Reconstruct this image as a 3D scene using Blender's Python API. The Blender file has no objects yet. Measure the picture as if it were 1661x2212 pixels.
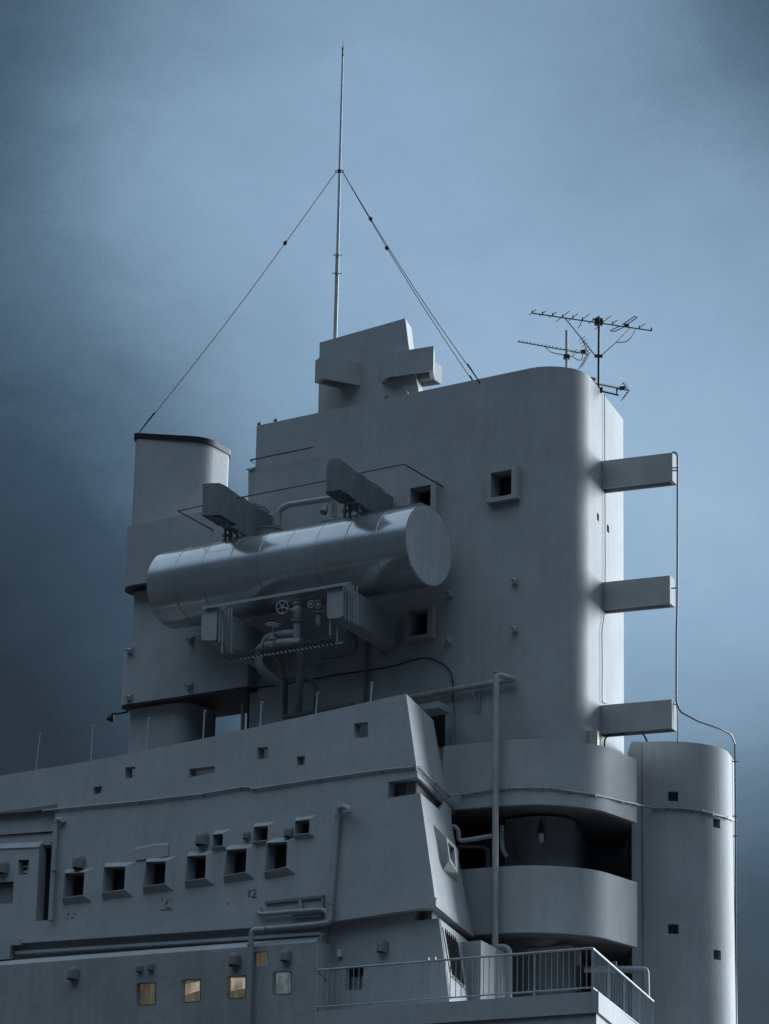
import bpy, bmesh, math, random
from mathutils import Vector as V, Matrix
from mathutils.geometry import tessellate_polygon
random.seed(7)
sc = bpy.context.scene
COL = sc.collection
# ------------------------------------------------------------------ camera model (picture 1661 x 2212 units)
F, CX, CY, HY, ROLL = 6500., 830.5, 1106., 3030., math.radians(1.2)
PIT = math.atan((HY-CY)/F)
r0 = V((1,0,0)); u0 = V((0,-math.sin(PIT),math.cos(PIT))); fw = V((0,math.cos(PIT),math.sin(PIT)))
RR = r0*math.cos(ROLL)+u0*math.sin(ROLL); UU = u0*math.cos(ROLL)-r0*math.sin(ROLL)
CAM = V((0,0,1.6))
def ray(q): return fw+RR*((q[0]-CX)/F)+UU*((CY-q[1])/F)
def pl(q,P,n): d=ray(q); return CAM+d*((P-CAM).dot(n)/d.dot(n))
def hz(q,z): d=ray(q); return CAM+d*((z-CAM.z)/d.z)
d_=ray((-8542,2850)); e=-V((d_.x,d_.y,0)).normalized(); n=V((e.y,-e.x,0)); UP=V((0,0,1))
d_=ray((877,1498)); P0=CAM+d_*(87/d_.y)
def FP(q,dd=0.,b=0.): return pl(q,P0+n*dd,n+UP*b)
# measured zones of the picture -> units
ZN=dict(z1=(216,648,.48765),z2=(918,648,.44733),z3=(216,1188,.48765),z4=(864,1188,.47984),a1=(0,1620,.48765),
 a2=(648,1674,.42263),a3=(1188,1512,.31641),a4=(648,675,.26008),a5=(1080,648,.22757),b1=(405,1215,.29259),
 b2=(648,54,.31711),b3=(324,945,.42263),c1=(0,1539,.21969),c2=(961.2,1701,.23407),c3=(243,891,.35409),c4=(810,1431,.22757),c5=(810,1809,.19506),D=(0,0,1))
def Q(zn,*pts):
    a,b,s=ZN[zn]; r=[(a+s*x,b+s*y) for x,y in pts]
    return r if len(r)>1 else r[0]
def az(deg): return V((math.sin(math.radians(deg)),math.cos(math.radians(deg)),0))
v12=az(12); vT=az(20)
# ------------------------------------------------------------------ materials
def newmat(nm):
    m=bpy.data.materials.new(nm); m.use_nodes=True; nt=m.node_tree
    return m,nt,nt.nodes['Principled BSDF']
def N(nt,t,**k):
    x=nt.nodes.new(t)
    for a,b in k.items(): setattr(x,a,b)
    return x
def stucco(nm,col,rough=.8,stain=.19,bump=.25,streak=.5,spec=.25,metal=0.):
    m,nt,bs=newmat(nm); L=nt.links
    tc=N(nt,'ShaderNodeNewGeometry')
    n1=N(nt,'ShaderNodeTexNoise'); n1.inputs['Scale'].default_value=.45; n1.inputs['Detail'].default_value=6; n1.inputs['Roughness'].default_value=.65
    L.new(tc.outputs['Position'],n1.inputs['Vector'])
    mp=N(nt,'ShaderNodeMapping'); mp.inputs['Scale'].default_value=(4.5,4.5,.28)
    L.new(tc.outputs['Position'],mp.inputs['Vector'])
    n2=N(nt,'ShaderNodeTexNoise'); n2.inputs['Scale'].default_value=1; n2.inputs['Detail'].default_value=5; n2.inputs['Roughness'].default_value=.6
    L.new(mp.outputs['Vector'],n2.inputs['Vector'])
    n3=N(nt,'ShaderNodeTexNoise'); n3.inputs['Scale'].default_value=34; n3.inputs['Detail'].default_value=3
    L.new(tc.outputs['Position'],n3.inputs['Vector'])
    n4=N(nt,'ShaderNodeTexNoise'); n4.inputs['Scale'].default_value=3.1; n4.inputs['Detail'].default_value=7; n4.inputs['Roughness'].default_value=.7
    L.new(tc.outputs['Position'],n4.inputs['Vector'])
    def rng(src,a,b,c,d):
        r=N(nt,'ShaderNodeMapRange'); r.inputs[1].default_value=a; r.inputs[2].default_value=b; r.inputs[3].default_value=c; r.inputs[4].default_value=d
        L.new(src,r.inputs[0]); return r.outputs[0]
    a=rng(n1.outputs[0],.3,.7,1-stain*.7,1+stain*.35)
    b=rng(n2.outputs[0],.35,.75,1+stain*.15*streak,1-stain*.9*streak)
    c=rng(n3.outputs[0],.25,.75,.84,1.16)
    d=rng(n4.outputs[0],.3,.7,1-stain*.3,1+stain*.2)
    def mul(p,q):
        x=N(nt,'ShaderNodeMath',operation='MULTIPLY'); L.new(p,x.inputs[0]); L.new(q,x.inputs[1]); return x.outputs[0]
    f=mul(mul(a,b),mul(c,d))
    vm=N(nt,'ShaderNodeVectorMath',operation='SCALE'); vm.inputs[0].default_value=col; L.new(f,vm.inputs['Scale'])
    L.new(vm.outputs[0],bs.inputs['Base Color'])
    bs.inputs['Roughness'].default_value=rough; bs.inputs['Specular IOR Level'].default_value=spec; bs.inputs['Metallic'].default_value=metal
    bp=N(nt,'ShaderNodeBump'); bp.inputs['Strength'].default_value=bump; bp.inputs['Distance'].default_value=.03
    L.new(n3.outputs[0],bp.inputs['Height'])
    bp2=N(nt,'ShaderNodeBump'); bp2.inputs['Strength'].default_value=bump*.5; bp2.inputs['Distance'].default_value=.06
    L.new(n4.outputs[0],bp2.inputs['Height']); L.new(bp.outputs[0],bp2.inputs['Normal']); L.new(bp2.outputs[0],bs.inputs['Normal'])
    return m
def plain(nm,col,rough=.5,metal=0.,var=.15,scale=6.,spec=.4):
    m,nt,bs=newmat(nm); L=nt.links
    g=N(nt,'ShaderNodeNewGeometry'); t=N(nt,'ShaderNodeTexNoise'); t.inputs['Scale'].default_value=scale; t.inputs['Detail'].default_value=5
    L.new(g.outputs['Position'],t.inputs['Vector'])
    r=N(nt,'ShaderNodeMapRange'); r.inputs[1].default_value=.3; r.inputs[2].default_value=.7; r.inputs[3].default_value=1-var; r.inputs[4].default_value=1+var
    L.new(t.outputs[0],r.inputs[0])
    vm=N(nt,'ShaderNodeVectorMath',operation='SCALE'); vm.inputs[0].default_value=col; L.new(r.outputs[0],vm.inputs['Scale'])
    L.new(vm.outputs[0],bs.inputs['Base Color']); bs.inputs['Roughness'].default_value=rough; bs.inputs['Metallic'].default_value=metal
    bs.inputs['Specular IOR Level'].default_value=spec
    return m
def glow(nm,col,strength,c2=None,scale=1.5,k=.0):
    m,nt,bs=newmat(nm); L=nt.links
    g=N(nt,'ShaderNodeNewGeometry'); mp=N(nt,'ShaderNodeMapping'); mp.inputs['Scale'].default_value=(3,3,1); mp.inputs['Location'].default_value=(k,k,k)
    L.new(g.outputs['Position'],mp.inputs['Vector'])
    t=N(nt,'ShaderNodeTexNoise'); t.inputs['Scale'].default_value=scale; t.inputs['Detail'].default_value=2
    L.new(mp.outputs[0],t.inputs['Vector'])
    cr=N(nt,'ShaderNodeValToRGB'); cr.color_ramp.elements[0].position=.4; cr.color_ramp.elements[1].position=.6
    cr.color_ramp.elements[0].color=(*(c2 or col),1); cr.color_ramp.elements[1].color=(*col,1)
    L.new(t.outputs[0],cr.inputs[0]); L.new(cr.outputs[0],bs.inputs['Emission Color']); bs.inputs['Emission Strength'].default_value=strength*.72
    bs.inputs['Base Color'].default_value=(.1,.1,.1,1); bs.inputs['Roughness'].default_value=.25
    return m
PAINT=(.43,.445,.45)
M=dict(
 wall=stucco('painted_concrete',PAINT),
 low=stucco('painted_concrete_smooth',(.40,.405,.405),stain=.3),
 rough=stucco('rough_concrete',(.27,.29,.31),stain=.4,bump=.7),
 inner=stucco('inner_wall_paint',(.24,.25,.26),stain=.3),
 asphalt=stucco('asphalt_ground',(.045,.045,.047),stain=.3),
 floor=stucco('floor_concrete',(.2,.2,.2),stain=.3),
 tank=stucco('tank_paint',(.47,.48,.49),rough=.2,stain=.22,bump=.012,streak=.25,spec=.6,metal=.55),
 endplate=stucco('tank_end_lit',(.62,.645,.66),rough=.4,stain=.3,bump=.03,streak=.6,spec=.5),  # lighter colour stands in for light falling on the tank end
 pipe=stucco('pipe_paint',(.36,.38,.4),rough=.5,stain=.3,bump=.03,spec=.45),
 oldpipe=stucco('weathered_pipe',(.26,.25,.25),rough=.6,stain=.6,bump=.05,spec=.3),
 standpipe=stucco('standpipe_paint',(.46,.45,.44),rough=.5,stain=.45,bump=.03,spec=.4),
 wheel=plain('wheel_paint',(.55,.57,.58),.5),
 galv=plain('galvanised_steel',(.40,.44,.46),.6,.2),
 dark=plain('dark_metal',(.035,.033,.033),.5,.3),
 ant=plain('weathered_antenna_metal',(.05,.042,.042),.55,.5),
 black=plain('black_rubber_and_shade',(.012,.012,.014),.7),
 rim=plain('black_rim_and_shade',(.02,.02,.022),.6),
 white=plain('white_plastic',(.7,.7,.68),.4),
 beige=plain('beige_plastic',(.55,.48,.38),.5),
 glass=plain('dark_glass',(.012,.014,.016),.12,0,.1,2,.6),
 frame=plain('aluminium_frame',(.12,.12,.12),.45,.5),
 brassy=plain('brass_fitting',(.35,.24,.08),.4,.8),
 green=plain('frosted_glass',(.25,.30,.27),.35),
 hood=plain('hood_paint',(.2,.205,.21),.6),
 warm1=glow('lit_window_dim',(.36,.31,.2),.2,(.2,.165,.1),1.3,3),
 warm2=glow('lit_window_bright',(.72,.65,.5),.42,(.35,.29,.18),1.1,1),
 warm3=glow('lit_window_blind',(.72,.65,.5),.42,(.25,.21,.15),1.2,7),
 cool=glow('lit_window_curtain',(.38,.5,.55),.24,(.2,.28,.32),2.4,2),
)
# ------------------------------------------------------------------ mesh helper
class MB:
    def __init__(s): s.v=[]; s.f=[]
    def add(s,vs,fs):
        o=len(s.v); s.v+= [V(a) for a in vs]; s.f+=[[i+o for i in f] for f in fs]
    def face(s,*p): s.add(p,[list(range(len(p)))])
    def prism(s,pts,vec):
        k=len(pts); a=[V(p) for p in pts]; b=[p+vec for p in a]
        s.add(a+b,[list(range(k)),list(range(k,2*k))[::-1]]+[[i,(i+1)%k,k+(i+1)%k,k+i] for i in range(k)])
        return s
    def box(s,c,ax,ay,az_):
        c=V(c); p=[c-ax-ay-az_,c+ax-ay-az_,c+ax+ay-az_,c-ax+ay-az_]; return s.prism(p,az_*2)
    def tube(s,path,r,seg=10,cap=True,r2=None):
        path=[V(p) for p in path]; k=len(path); rings=[]
        t0=(path[1]-path[0]).normalized(); ref=V((0,0,1)) if abs(t0.z)<.9 else V((1,0,0)); x=t0.cross(ref).normalized()
        for i,p in enumerate(path):
            if i==0: t=path[1]-path[0]
            elif i==k-1: t=path[-1]-path[-2]
            else: t=(path[i+1]-path[i]).normalized()+(path[i]-path[i-1]).normalized()
            t=t.normalized(); x=(x-t*x.dot(t)).normalized(); y=t.cross(x)
            m=1.
            if 0<i<k-1:
                cs=max(.5,(path[i+1]-path[i]).normalized().dot(t)); m=1/cs if cs>.85 else 1.1
            rr=(r if r2 is None else r+(r2-r)*i/(k-1))*m
            rings.append([p+(x*math.cos(2*math.pi*j/seg)+y*math.sin(2*math.pi*j/seg))*rr for j in range(seg)])
        vs=[q for R in rings for q in R]; fs=[]
        for i in range(k-1):
            for j in range(seg): fs.append([i*seg+j,i*seg+(j+1)%seg,(i+1)*seg+(j+1)%seg,(i+1)*seg+j])
        if cap: fs+= [list(range(seg))[::-1],[(k-1)*seg+j for j in range(seg)]]
        s.add(vs,fs); return s
    def lathe(s,c,axis,prof,seg=24):   # prof: (along, radius)
        axis=axis.normalized(); ref=UP if abs(axis.z)<.9 else V((1,0,0)); x=axis.cross(ref).normalized(); y=axis.cross(x)
        vs=[];fs=[]
        for a,r in prof:
            for j in range(seg): t=2*math.pi*j/seg; vs.append(V(c)+axis*a+(x*math.cos(t)+y*math.sin(t))*r)
        for i in range(len(prof)-1):
            for j in range(seg): fs.append([i*seg+j,i*seg+(j+1)%seg,(i+1)*seg+(j+1)%seg,(i+1)*seg+j])
        fs+=[list(range(seg))[::-1],[(len(prof)-1)*seg+j for j in range(seg)]]
        s.add(vs,fs); return s
    def torus(s,c,axis,R,r,S=24,s2=8):
        axis=axis.normalized(); ref=UP if abs(axis.z)<.9 else V((1,0,0)); x=axis.cross(ref).normalized(); y=axis.cross(x)
        vs=[];fs=[]
        for i in range(S):
            t=2*math.pi*i/S; d=x*math.cos(t)+y*math.sin(t)
            for j in range(s2): a=2*math.pi*j/s2; vs.append(V(c)+d*(R+r*math.cos(a))+axis*r*math.sin(a))
        for i in range(S):
            for j in range(s2): fs.append([i*s2+j,((i+1)%S)*s2+j,((i+1)%S)*s2+(j+1)%s2,i*s2+(j+1)%s2])
        s.add(vs,fs); return s
    def holes(s,outer,hs,vec,alt=None,idx=()):
        polys=[[V(p) for p in outer]]+[[V(p) for p in h] for h in hs]
        tri=tessellate_polygon(polys); flat=[p for P in polys for p in P]; k=len(flat)
        bk=[p+(alt if i in idx else vec) for i,p in enumerate(flat)]
        s.add(flat+bk,[list(t) for t in tri]+[[i+k for i in t][::-1] for t in tri])
        o=0
        for P in polys:
            m=len(P); s.add(P+bk[o:o+m],[[i,(i+1)%m,m+(i+1)%m,m+i] for i in range(m)]); o+=m
        return s
    def build(s,name,mat,parent=None,smooth=30,label=None,loc=None):
        me=bpy.data.meshes.new(name); o=bpy.data.objects.new(name,me); COL.objects.link(o)
        org=V((0,0,0))
        if parent is not None: o.parent=parent; org=WL[parent]
        elif loc is not None: org=V(loc); o.location=org
        else: org=sum(s.v,V((0,0,0)))/len(s.v); org.z=min(p.z for p in s.v); o.location=org
        WL[o]=org
        me.from_pydata([tuple(p-org) for p in s.v],[],s.f)
        bm=bmesh.new(); bm.from_mesh(me); bmesh.ops.remove_doubles(bm,verts=bm.verts,dist=.0008)
        bmesh.ops.recalc_face_normals(bm,faces=bm.faces); bm.to_mesh(me); bm.free()
        me.materials.append(M[mat] if isinstance(mat,str) else mat)
        if smooth:
            for p in me.polygons: p.use_smooth=True
            me.set_sharp_from_angle(angle=math.radians(smooth))
        if label: o['label']=label
        return o
WL={}
def thing(name,label,cat,loc,group=None):
    o=bpy.data.objects.new(name,None); o.empty_display_size=.2; COL.objects.link(o); o.location=loc; WL[o]=V(loc)
    o['label']=label; o['category']=cat
    if group: o['group']=group
    return o
def tag(o,label,cat,group=None):
    o['label']=label; o['category']=cat
    if group: o['group']=group
    return o
def rbend(path,r,seg=5):
    """round the corners of a polyline"""
    path=[V(p) for p in path]; out=[path[0]]
    for i in range(1,len(path)-1):
        a,b,c=path[i-1],path[i],path[i+1]; L=min(r,(a-b).length*.48,(c-b).length*.48)
        p=b+(a-b).normalized()*L; q=b+(c-b).normalized()*L
        for k in range(seg+1):
            t=k/seg; out.append(p*(1-t)**2+b*2*t*(1-t)+q*t*t)
    out.append(path[-1]); return out
def roundplan(cs,seg=14):
    """cs: list of (x,y,radius) -> closed 2D path"""
    out=[]; k=len(cs)
    for i,(x,y,r) in enumerate(cs):
        b=V((x,y,0)); a=V((*cs[i-1][:2],0)); c=V((*cs[(i+1)%k][:2],0))
        if r<=0: out.append(b); continue
        d1=(a-b).normalized(); d2=(c-b).normalized(); ang=d1.angle(d2); L=r/math.tan(ang/2)
        p=b+d1*L; q=b+d2*L; cen=b+(d1+d2).normalized()*(r/math.sin(ang/2))
        v0=p-cen; v1=q-cen; tot=v0.angle(v1); sg=1 if v0.cross(v1).z>0 else -1
        m=seg if r>.5 else 5
        for j in range(m+1):
            out.append(cen+Matrix.Rotation(sg*tot*j/m,3,'Z')@v0)
    return out
class Path:
    def __init__(s,pts,closed=False):
        s.p=[V((p.x,p.y,0)) for p in pts]
        if closed: s.p.append(s.p[0].copy())
        s.s=[0]
        for i in range(1,len(s.p)): s.s.append(s.s[-1]+(s.p[i]-s.p[i-1]).length)
    def at(s,t):
        t=max(0,min(s.s[-1],t))
        for i in range(1,len(s.s)):
            if t<=s.s[i]+1e-9:
                L=s.s[i]-s.s[i-1]; k=0 if L<1e-9 else (t-s.s[i-1])/L
                return s.p[i-1].lerp(s.p[i],k)
        return s.p[-1]
    def nrm(s,t):
        a=s.at(t-.02); b=s.at(t+.02); d=(b-a).normalized(); return V((d.y,-d.x,0))   # right-hand normal: outward for counter-clockwise order
    def hit(s,q):
        best=None; d=ray(q)
        for i in range(1,len(s.p)):
            a,b=s.p[i-1],s.p[i]; t=b-a; nn=V((t.y,-t.x,0))
            if abs(nn.length)<1e-6: continue
            dn=d.dot(nn)
            if abs(dn)<1e-9: continue
            k=(a-CAM).dot(nn); k=(V((a.x,a.y,CAM.z))-CAM).dot(nn)/dn
            P=CAM+d*k; u=(V((P.x,P.y,0))-a).dot(t)/t.length_squared
            if -1e-4<=u<=1+1e-4 and k>0 and (best is None or k<best[0]): best=(k,s.s[i-1]+u*t.length,P)
        return best and (best[1],best[2].z,best[2])
    def off(s,q,o):
        """point on the surface under pixel q pushed outward by o"""
        h=s.hit(q)
        if h is None: return None
        return h[2]+s.nrm(h[0])*o
def strip(mb,path,z0,z1,holes=(),depth=.3,thick=None,back=True,s0=None,s1=None):
    S0=0 if s0 is None else s0; S1=path.s[-1] if s1 is None else s1
    ss=sorted(set([round(x,5) for x in path.s if S0<=x<=S1]+[round(S0,5),round(S1,5)]+[round(h[i],5) for h in holes for i in (0,1)]))
    zs=sorted(set([z0,z1]+[h[i] for h in holes for i in (2,3)]))
    inh=lambda s,z: any(h[0]<s<h[1] and h[2]<z<h[3] for h in holes)
    off=lambda s,o: path.at(s)-path.nrm(s)*o
    def P(s,z,o=0): a=path.at(s) if o==0 else off(s,o); return V((a.x,a.y,z))
    for i in range(len(ss)-1):
        for j in range(len(zs)-1):
            sm=(ss[i]+ss[i+1])/2; zm=(zs[j]+zs[j+1])/2
            if inh(sm,zm): continue
            mb.face(P(ss[i],zs[j]),P(ss[i+1],zs[j]),P(ss[i+1],zs[j+1]),P(ss[i],zs[j+1]))
            if thick: mb.face(P(ss[i],zs[j],thick),P(ss[i],zs[j+1],thick),P(ss[i+1],zs[j+1],thick),P(ss[i+1],zs[j],thick))
    if thick:
        for i in range(len(ss)-1):
            for z in (z0,z1): mb.face(P(ss[i],z),P(ss[i+1],z),P(ss[i+1],z,thick),P(ss[i],z,thick))
        for s_ in (ss[0],ss[-1]): mb.face(P(s_,z0),P(s_,z1),P(s_,z1,thick),P(s_,z0,thick))
    for (a,b,c,d) in holes:
        nn=path.nrm((a+b)/2)*depth; k=[P(a,c),P(b,c),P(b,d),P(a,d)]
        for i in range(4): mb.face(k[i],k[(i+1)%4],k[(i+1)%4]-nn,k[i]-nn)
        if back: mb.face(*[x-nn for x in k])
def cap(mb,pts,z): mb.face(*[V((p.x,p.y,z)) for p in pts])
def rim_fill(mb,path_pts,z): cap(mb,path_pts,z)

# ------------------------------------------------------------------ THE BUILDING
B=thing('concrete_building','ship-like grey painted concrete building with battered walls, curved balconies and rounded towers','building',(1,92,0))
DT=-6.0                                  # tower face
# --- main facade: battered wall with parapet, slit at the prow corner and window holes
b9=.09
FA=lambda q,o=0: FP(q,o,b9)
outer=Q('D',(-90,1690),(0,1676),(82,1662),(154,1651),(314,1621),(470,1589),(553,1570),(877,1498),(902.6,1679),(839,1689),(837,1724),(907.6,1713),
 (942,1957),(736,1988),(704,1993),(46,2037),(-90,2046),(-90,1842),(0,1835.6),(84.6,1830.7),(77,1989.4),(104.4,1988),(116.4,1795),(119.7,1750),(125,1737),(0,1757),(-90,1771))
holes_par=[Q('z3',(1125,768),(1187,762),(1187,828),(1125,833)),Q('z3',(697,875),(743,872),(743,922),(697,927)),Q('z3',(872,915),(908,912),(908,952),(872,955)),
 Q('z3',(112,963),(157,958),(157,1008),(110,1012)),Q('z3',(395,970),(508,957),(508,985),(393,1008)),Q('a1',(415,165),(453,158),(450,190),(413,198))]
win_low=[Q('a1',(303,550),(390,546),(384,645),(293,657)),Q('a1',(477,523),(571,520),(566,620),(467,635)),Q('a1',(662,500),(750,497),(745,594),(649,608)),
 Q('a1',(845,475),(928,470),(924,570),(835,583)),Q('a1',(1018,447),(1108,440),(1103,543),(1007,560)),Q('a1',(1197,416),(1287,411),(1283,520),(1187,543))]
win_up=[Q('a1',(955,378),(999,373),(997,425),(951,432)),Q('a1',(1135,344),(1198,338),(1195,400),(1130,408)),Q('a1',(1318,318),(1382,310),(1379,370),(1313,378))]
bayw=[Q('c1',(180,1445),(290,1443),(281,1590),(176,1600)),Q('c1',(-130,1668),(140,1655),(132,1880),(-130,1888))]
mb=MB(); W3=lambda h:[FA(q) for q in h]
mb.holes([FA(q) for q in outer],[W3(h) for h in holes_par+win_low+win_up+bayw],-n*.35,v12*.38,(7,8,11,12))
mb.build('facade_wall','wall',B,0)
# rooms behind the lower facade windows (dark, closed)
mb=MB()
zt_=FA((839,1700)).z
floorz=zt_
mb2=MB()
# terrace slab behind the parapet
c_l=FA((-90,1690),-.36); c_r=FA((902,1679),-.36)
tp=[c_l,c_r]
zf=FA((902.6,1679),0).z
S_=lambda q,z: hz(q,z)
cA=FA((-90,1700),-.34); cB=FA((902.6,1679),-.02)
# --- prow side (second battered wall)
c0=FA((877,1498)); c1=FA((942,1957)); NS=(c1-c0).cross(v12).normalized()
if NS.x<0: NS=-NS
SA=lambda q,o=0.: pl(q,c0+NS*o,NS)
side=Q('D',(877,1498),(936,1555.5),(963,1707),(974,1724),(976,1782),(1023,2023.5),(942,1957),(907.6,1713),(950,1750),(959,1729),(902.6,1679))
hood_b=Q('a2',(680,252),(812,385),(805,545),(730,487))
hood_f=Q('a2',(748,318),(792,362),(803,500),(765,435))
MB().prism([SA(q) for q in side],-e*.22-n*.12).build('prow_side_wall','wall',B,0)
# prow side bay: splayed hood with a dark opening
bb=[SA(q) for q in hood_b]; ff=[SA(q,.27) for q in hood_f]
cen=sum(ff,V((0,0,0)))/4
inn=[cen+(p-cen)*.74 for p in ff]
m=MB()
for i in range(4): m.face(bb[i],bb[(i+1)%4],ff[(i+1)%4],ff[i]); m.face(ff[i],ff[(i+1)%4],inn[(i+1)%4],inn[i]); m.face(inn[i],inn[(i+1)%4],inn[(i+1)%4]-NS*.38,inn[i]-NS*.24)
hd=m.build('window','wall',B,0,label='hooded side window with splayed surround')
MB().prism([p-NS*.22 for p in inn],-NS*.03).build('pane','glass',hd,0)
# slit behind the corner: recessed dark core, terrace slab above and ledge below
inside=lambda p,a: p-(n+NS).normalized()*a
s_top=[FA((839,1689),-.01),FA((902.6,1679),-.01),SA((902.6,1679),-.01),SA((959,1729),-.01)]
m=MB()
zz=FA((902.6,1679)).z
pA=FA((-90,1771),-.36); pB=c0+ (c1-c0)*((zz-c0.z)/(c1.z-c0.z)); pB=pB-n*.05-NS*.05
pB=V((pB.x,pB.y,zz)); pC=pB+v12*6.2; pA=V((pA.x,pA.y,zz)); pD=pA-n*6.
m.prism([pA,pB-e*0,pC,pD-n*.0],V((0,0,.22))); m.build('terrace_slab','floor',B,0)
m=MB(); zb=FA((907.6,1713)).z
# ledge slab closing the lower block top
pB2=c0+(c1-c0)*((zb-c0.z)/(c1.z-c0.z))-n*.06-NS*.06; pB2=V((pB2.x,pB2.y,zb-.05)); pA2=V((FA((700,1740),-.36).x,FA((700,1740),-.36).y,zb-.05))
m.prism([pA2,pB2,pB2+v12*5.6,pA2-n*5.],V((0,0,-.2))); m.build('ledge_slab','floor',B,0)
m=MB(); q0=V((pB.x,pB.y,zb-.2))-n*.6-NS*.4
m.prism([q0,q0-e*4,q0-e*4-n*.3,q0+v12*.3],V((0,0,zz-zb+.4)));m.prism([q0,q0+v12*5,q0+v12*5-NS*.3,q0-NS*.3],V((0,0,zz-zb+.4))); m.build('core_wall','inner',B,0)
m=MB(); jl=[FA((839,1689),-.34),FA((837,1724),-.34)]
m.prism([FA((838.5,1687),-.02),FA((836.5,1726),-.02),FA((836.5,1726),-.8),FA((838.5,1687),-.8)],-e*.2); m.build('slit_jamb','wall',B,0)
# soffit of the main volume
m=MB()
for a,b_ in [((46,2037),(704,1993)),((704,1993),(736,1988)),((736,1988),(942,1957))]:
    A_=FA(a,-.05); B_=FA(b_,-.05); h=V((0,0,.25)); m.prism([A_,B_,B_+h-n*.02,A_+h-n*.02],v12*3.2)
m.build('soffit','wall',B,0)
m=MB(); A_=c1-NS*.02-n*.01; Bq=SA((1023,2023.5),-.02); h=V((0,0,.2)); m.prism([A_,Bq,Bq+h,A_+h],-e*2.2-n*.3); m.build('soffit','wall',B,0)
m=MB(); m.prism([FA(q,-1.6) for q in Q('D',(370,1735),(560,1705),(560,1640),(370,1650))],-n*.2); m.build('slot_backing','inner',B,0)  # added wall, hides the sunlit shaft so the parapet slot stays dark
# interior box behind the windows (rooms)
m=MB(); A_=FA((-90,1800),-1.2); B_=FA((820,1760),-1.2); m.prism([V((A_.x,A_.y,14.0)),V((B_.x,B_.y,14.0)),V((B_.x,B_.y,zb+.5)),V((A_.x,A_.y,zz))],-n*.2); m.build('room_wall','inner',B,0)

def window(hole,plane,nv,prot,ex,depth=.42,lab=None,surround=True,frame=True,pane='glass',bars=1,upx=None):
    """splayed surround (truncated pyramid) + tunnel + frame + pane"""
    base=[plane(q) for q in hole]          # tl,tr,br,bl on wall plane
    c=sum(base,V((0,0,0)))/4
    fr=[plane(q)+nv*prot for q in hole]
    right=(base[1]-base[0]).normalized(); up=(base[0]-base[3]).normalized()
    exl,exr,ext,exb=ex
    ob=[base[0]-right*exl+up*ext,base[1]+right*exr+up*ext,base[2]+right*exr-up*exb,base[3]-right*exl-up*exb]
    m=MB()
    if surround:
        lip=.05
        fo=[fr[0]-right*lip*.4+up*lip*.4,fr[1]+right*lip*.4+up*lip*.4,fr[2]+right*lip*.4-up*lip*.4,fr[3]-right*lip*.4-up*lip*.4]
        for i in range(4):
            j=(i+1)%4
            m.face(ob[i],ob[j],fo[j],fo[i]); m.face(fo[i],fo[j],fr[j],fr[i]); m.face(fr[i],fr[j],fr[j]-nv*(prot+.03),fr[i]-nv*(prot+.03))
            m.face(ob[i],ob[j],base[j]-nv*.02,base[i]-nv*.02)
    else:
        for i in range(4): j=(i+1)%4; m.prism([base[i]+nv*.004,base[j]+nv*.004,base[j].lerp(c,.05)+nv*.004,base[i].lerp(c,.05)+nv*.004],-nv*.1)
    w=m.build('window','wall',B,0,label=lab)
    f0=[p-nv*depth for p in base]; m=MB()
    t=.05
    for i in range(4): j=(i+1)%4; m.prism([f0[i],f0[j],f0[j].lerp(c-nv*depth,.14),f0[i].lerp(c-nv*depth,.14)],nv*.05)
    for k in range(bars):
        u=(k+1)/(bars+1)+.08; a=f0[0].lerp(f0[1],u); b_=f0[3].lerp(f0[2],u); m.prism([a-right*.025,a+right*.025,b_+right*.025,b_-right*.025],nv*.04)
    if frame: m.build('frame','frame',w,0)
    g=[f0[i].lerp(f0[(i+1)%4],0) for i in range(4)]
    MB().prism([p+nv*.0 for p in g],-nv*.02).build('pane',pane,w,0)
    return w
for h in win_low: window(h,FA,n,.17,(.08,.26,.17,.22),.33)
for h in win_up: window(h,FA,n,.12,(.05,.17,.14,.15),.33)
w=window(bayw[0],FA,n,.0,(0,0,0,0),.3,surround=False,bars=0,lab='small bay window with white slatted blind')
bs_=[FA(q,-.25) for q in Q('c1',(205,1470),(285,1470),(278,1590),(200,1595))]
m=MB()
for t in (.35,.8): a=bs_[0].lerp(bs_[3],t); b_=bs_[1].lerp(bs_[2],t-.12); m.prism([a,b_,b_-UP*.06,a-UP*.06],n*.02)
a,b_=bs_[1],bs_[2]; m.prism([a,b_,b_-e*.04,a-e*.04],n*.03); m.build('blind','white',w,0)
window(bayw[1],FA,n,.0,(0,0,0,0),.2,surround=False,bars=0,pane='hood',lab='wide grey window of the left bay')

# --- plugged opening and old relief marks left on the facade
m=MB(); pq=Q('a1',(598,432),(684,414),(750,410),(748,474),(690,482),(602,494)); pf=[FA(q,.05) for q in Q('a1',(600,440),(684,422),(744,420),(743,470),(690,478),(604,488))]; pb=[FA(q,-.01) for q in pq]
m.face(*pf)
for i in range(6): m.face(pb[i],pb[(i+1)%6],pf[(i+1)%6],pf[i])
m.build('plugged_opening','wall',B,0)
m=MB()
for st in (((716,655),(722,662)),((748,655),(754,664)),((762,668),(764,674)),((738,662),(744,672),(732,684),(742,698),(752,696)),((712,707),(735,705),(762,704)),
  ((1100,618),(1101,650)),((1114,620),(1102,634),(1112,650)),((1122,622),(1132,618),(1134,632),(1124,642),(1120,652),(1136,650)),((1010,672),(1013,686)),((300,728),(306,724)),((326,722),(334,726)),((318,738),(326,742)),((296,744),(300,748))):
    MB().tube([FA(Q('a1',q),.004) for q in st],.022,5).build('relief_mark','hood',B,0)
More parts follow.
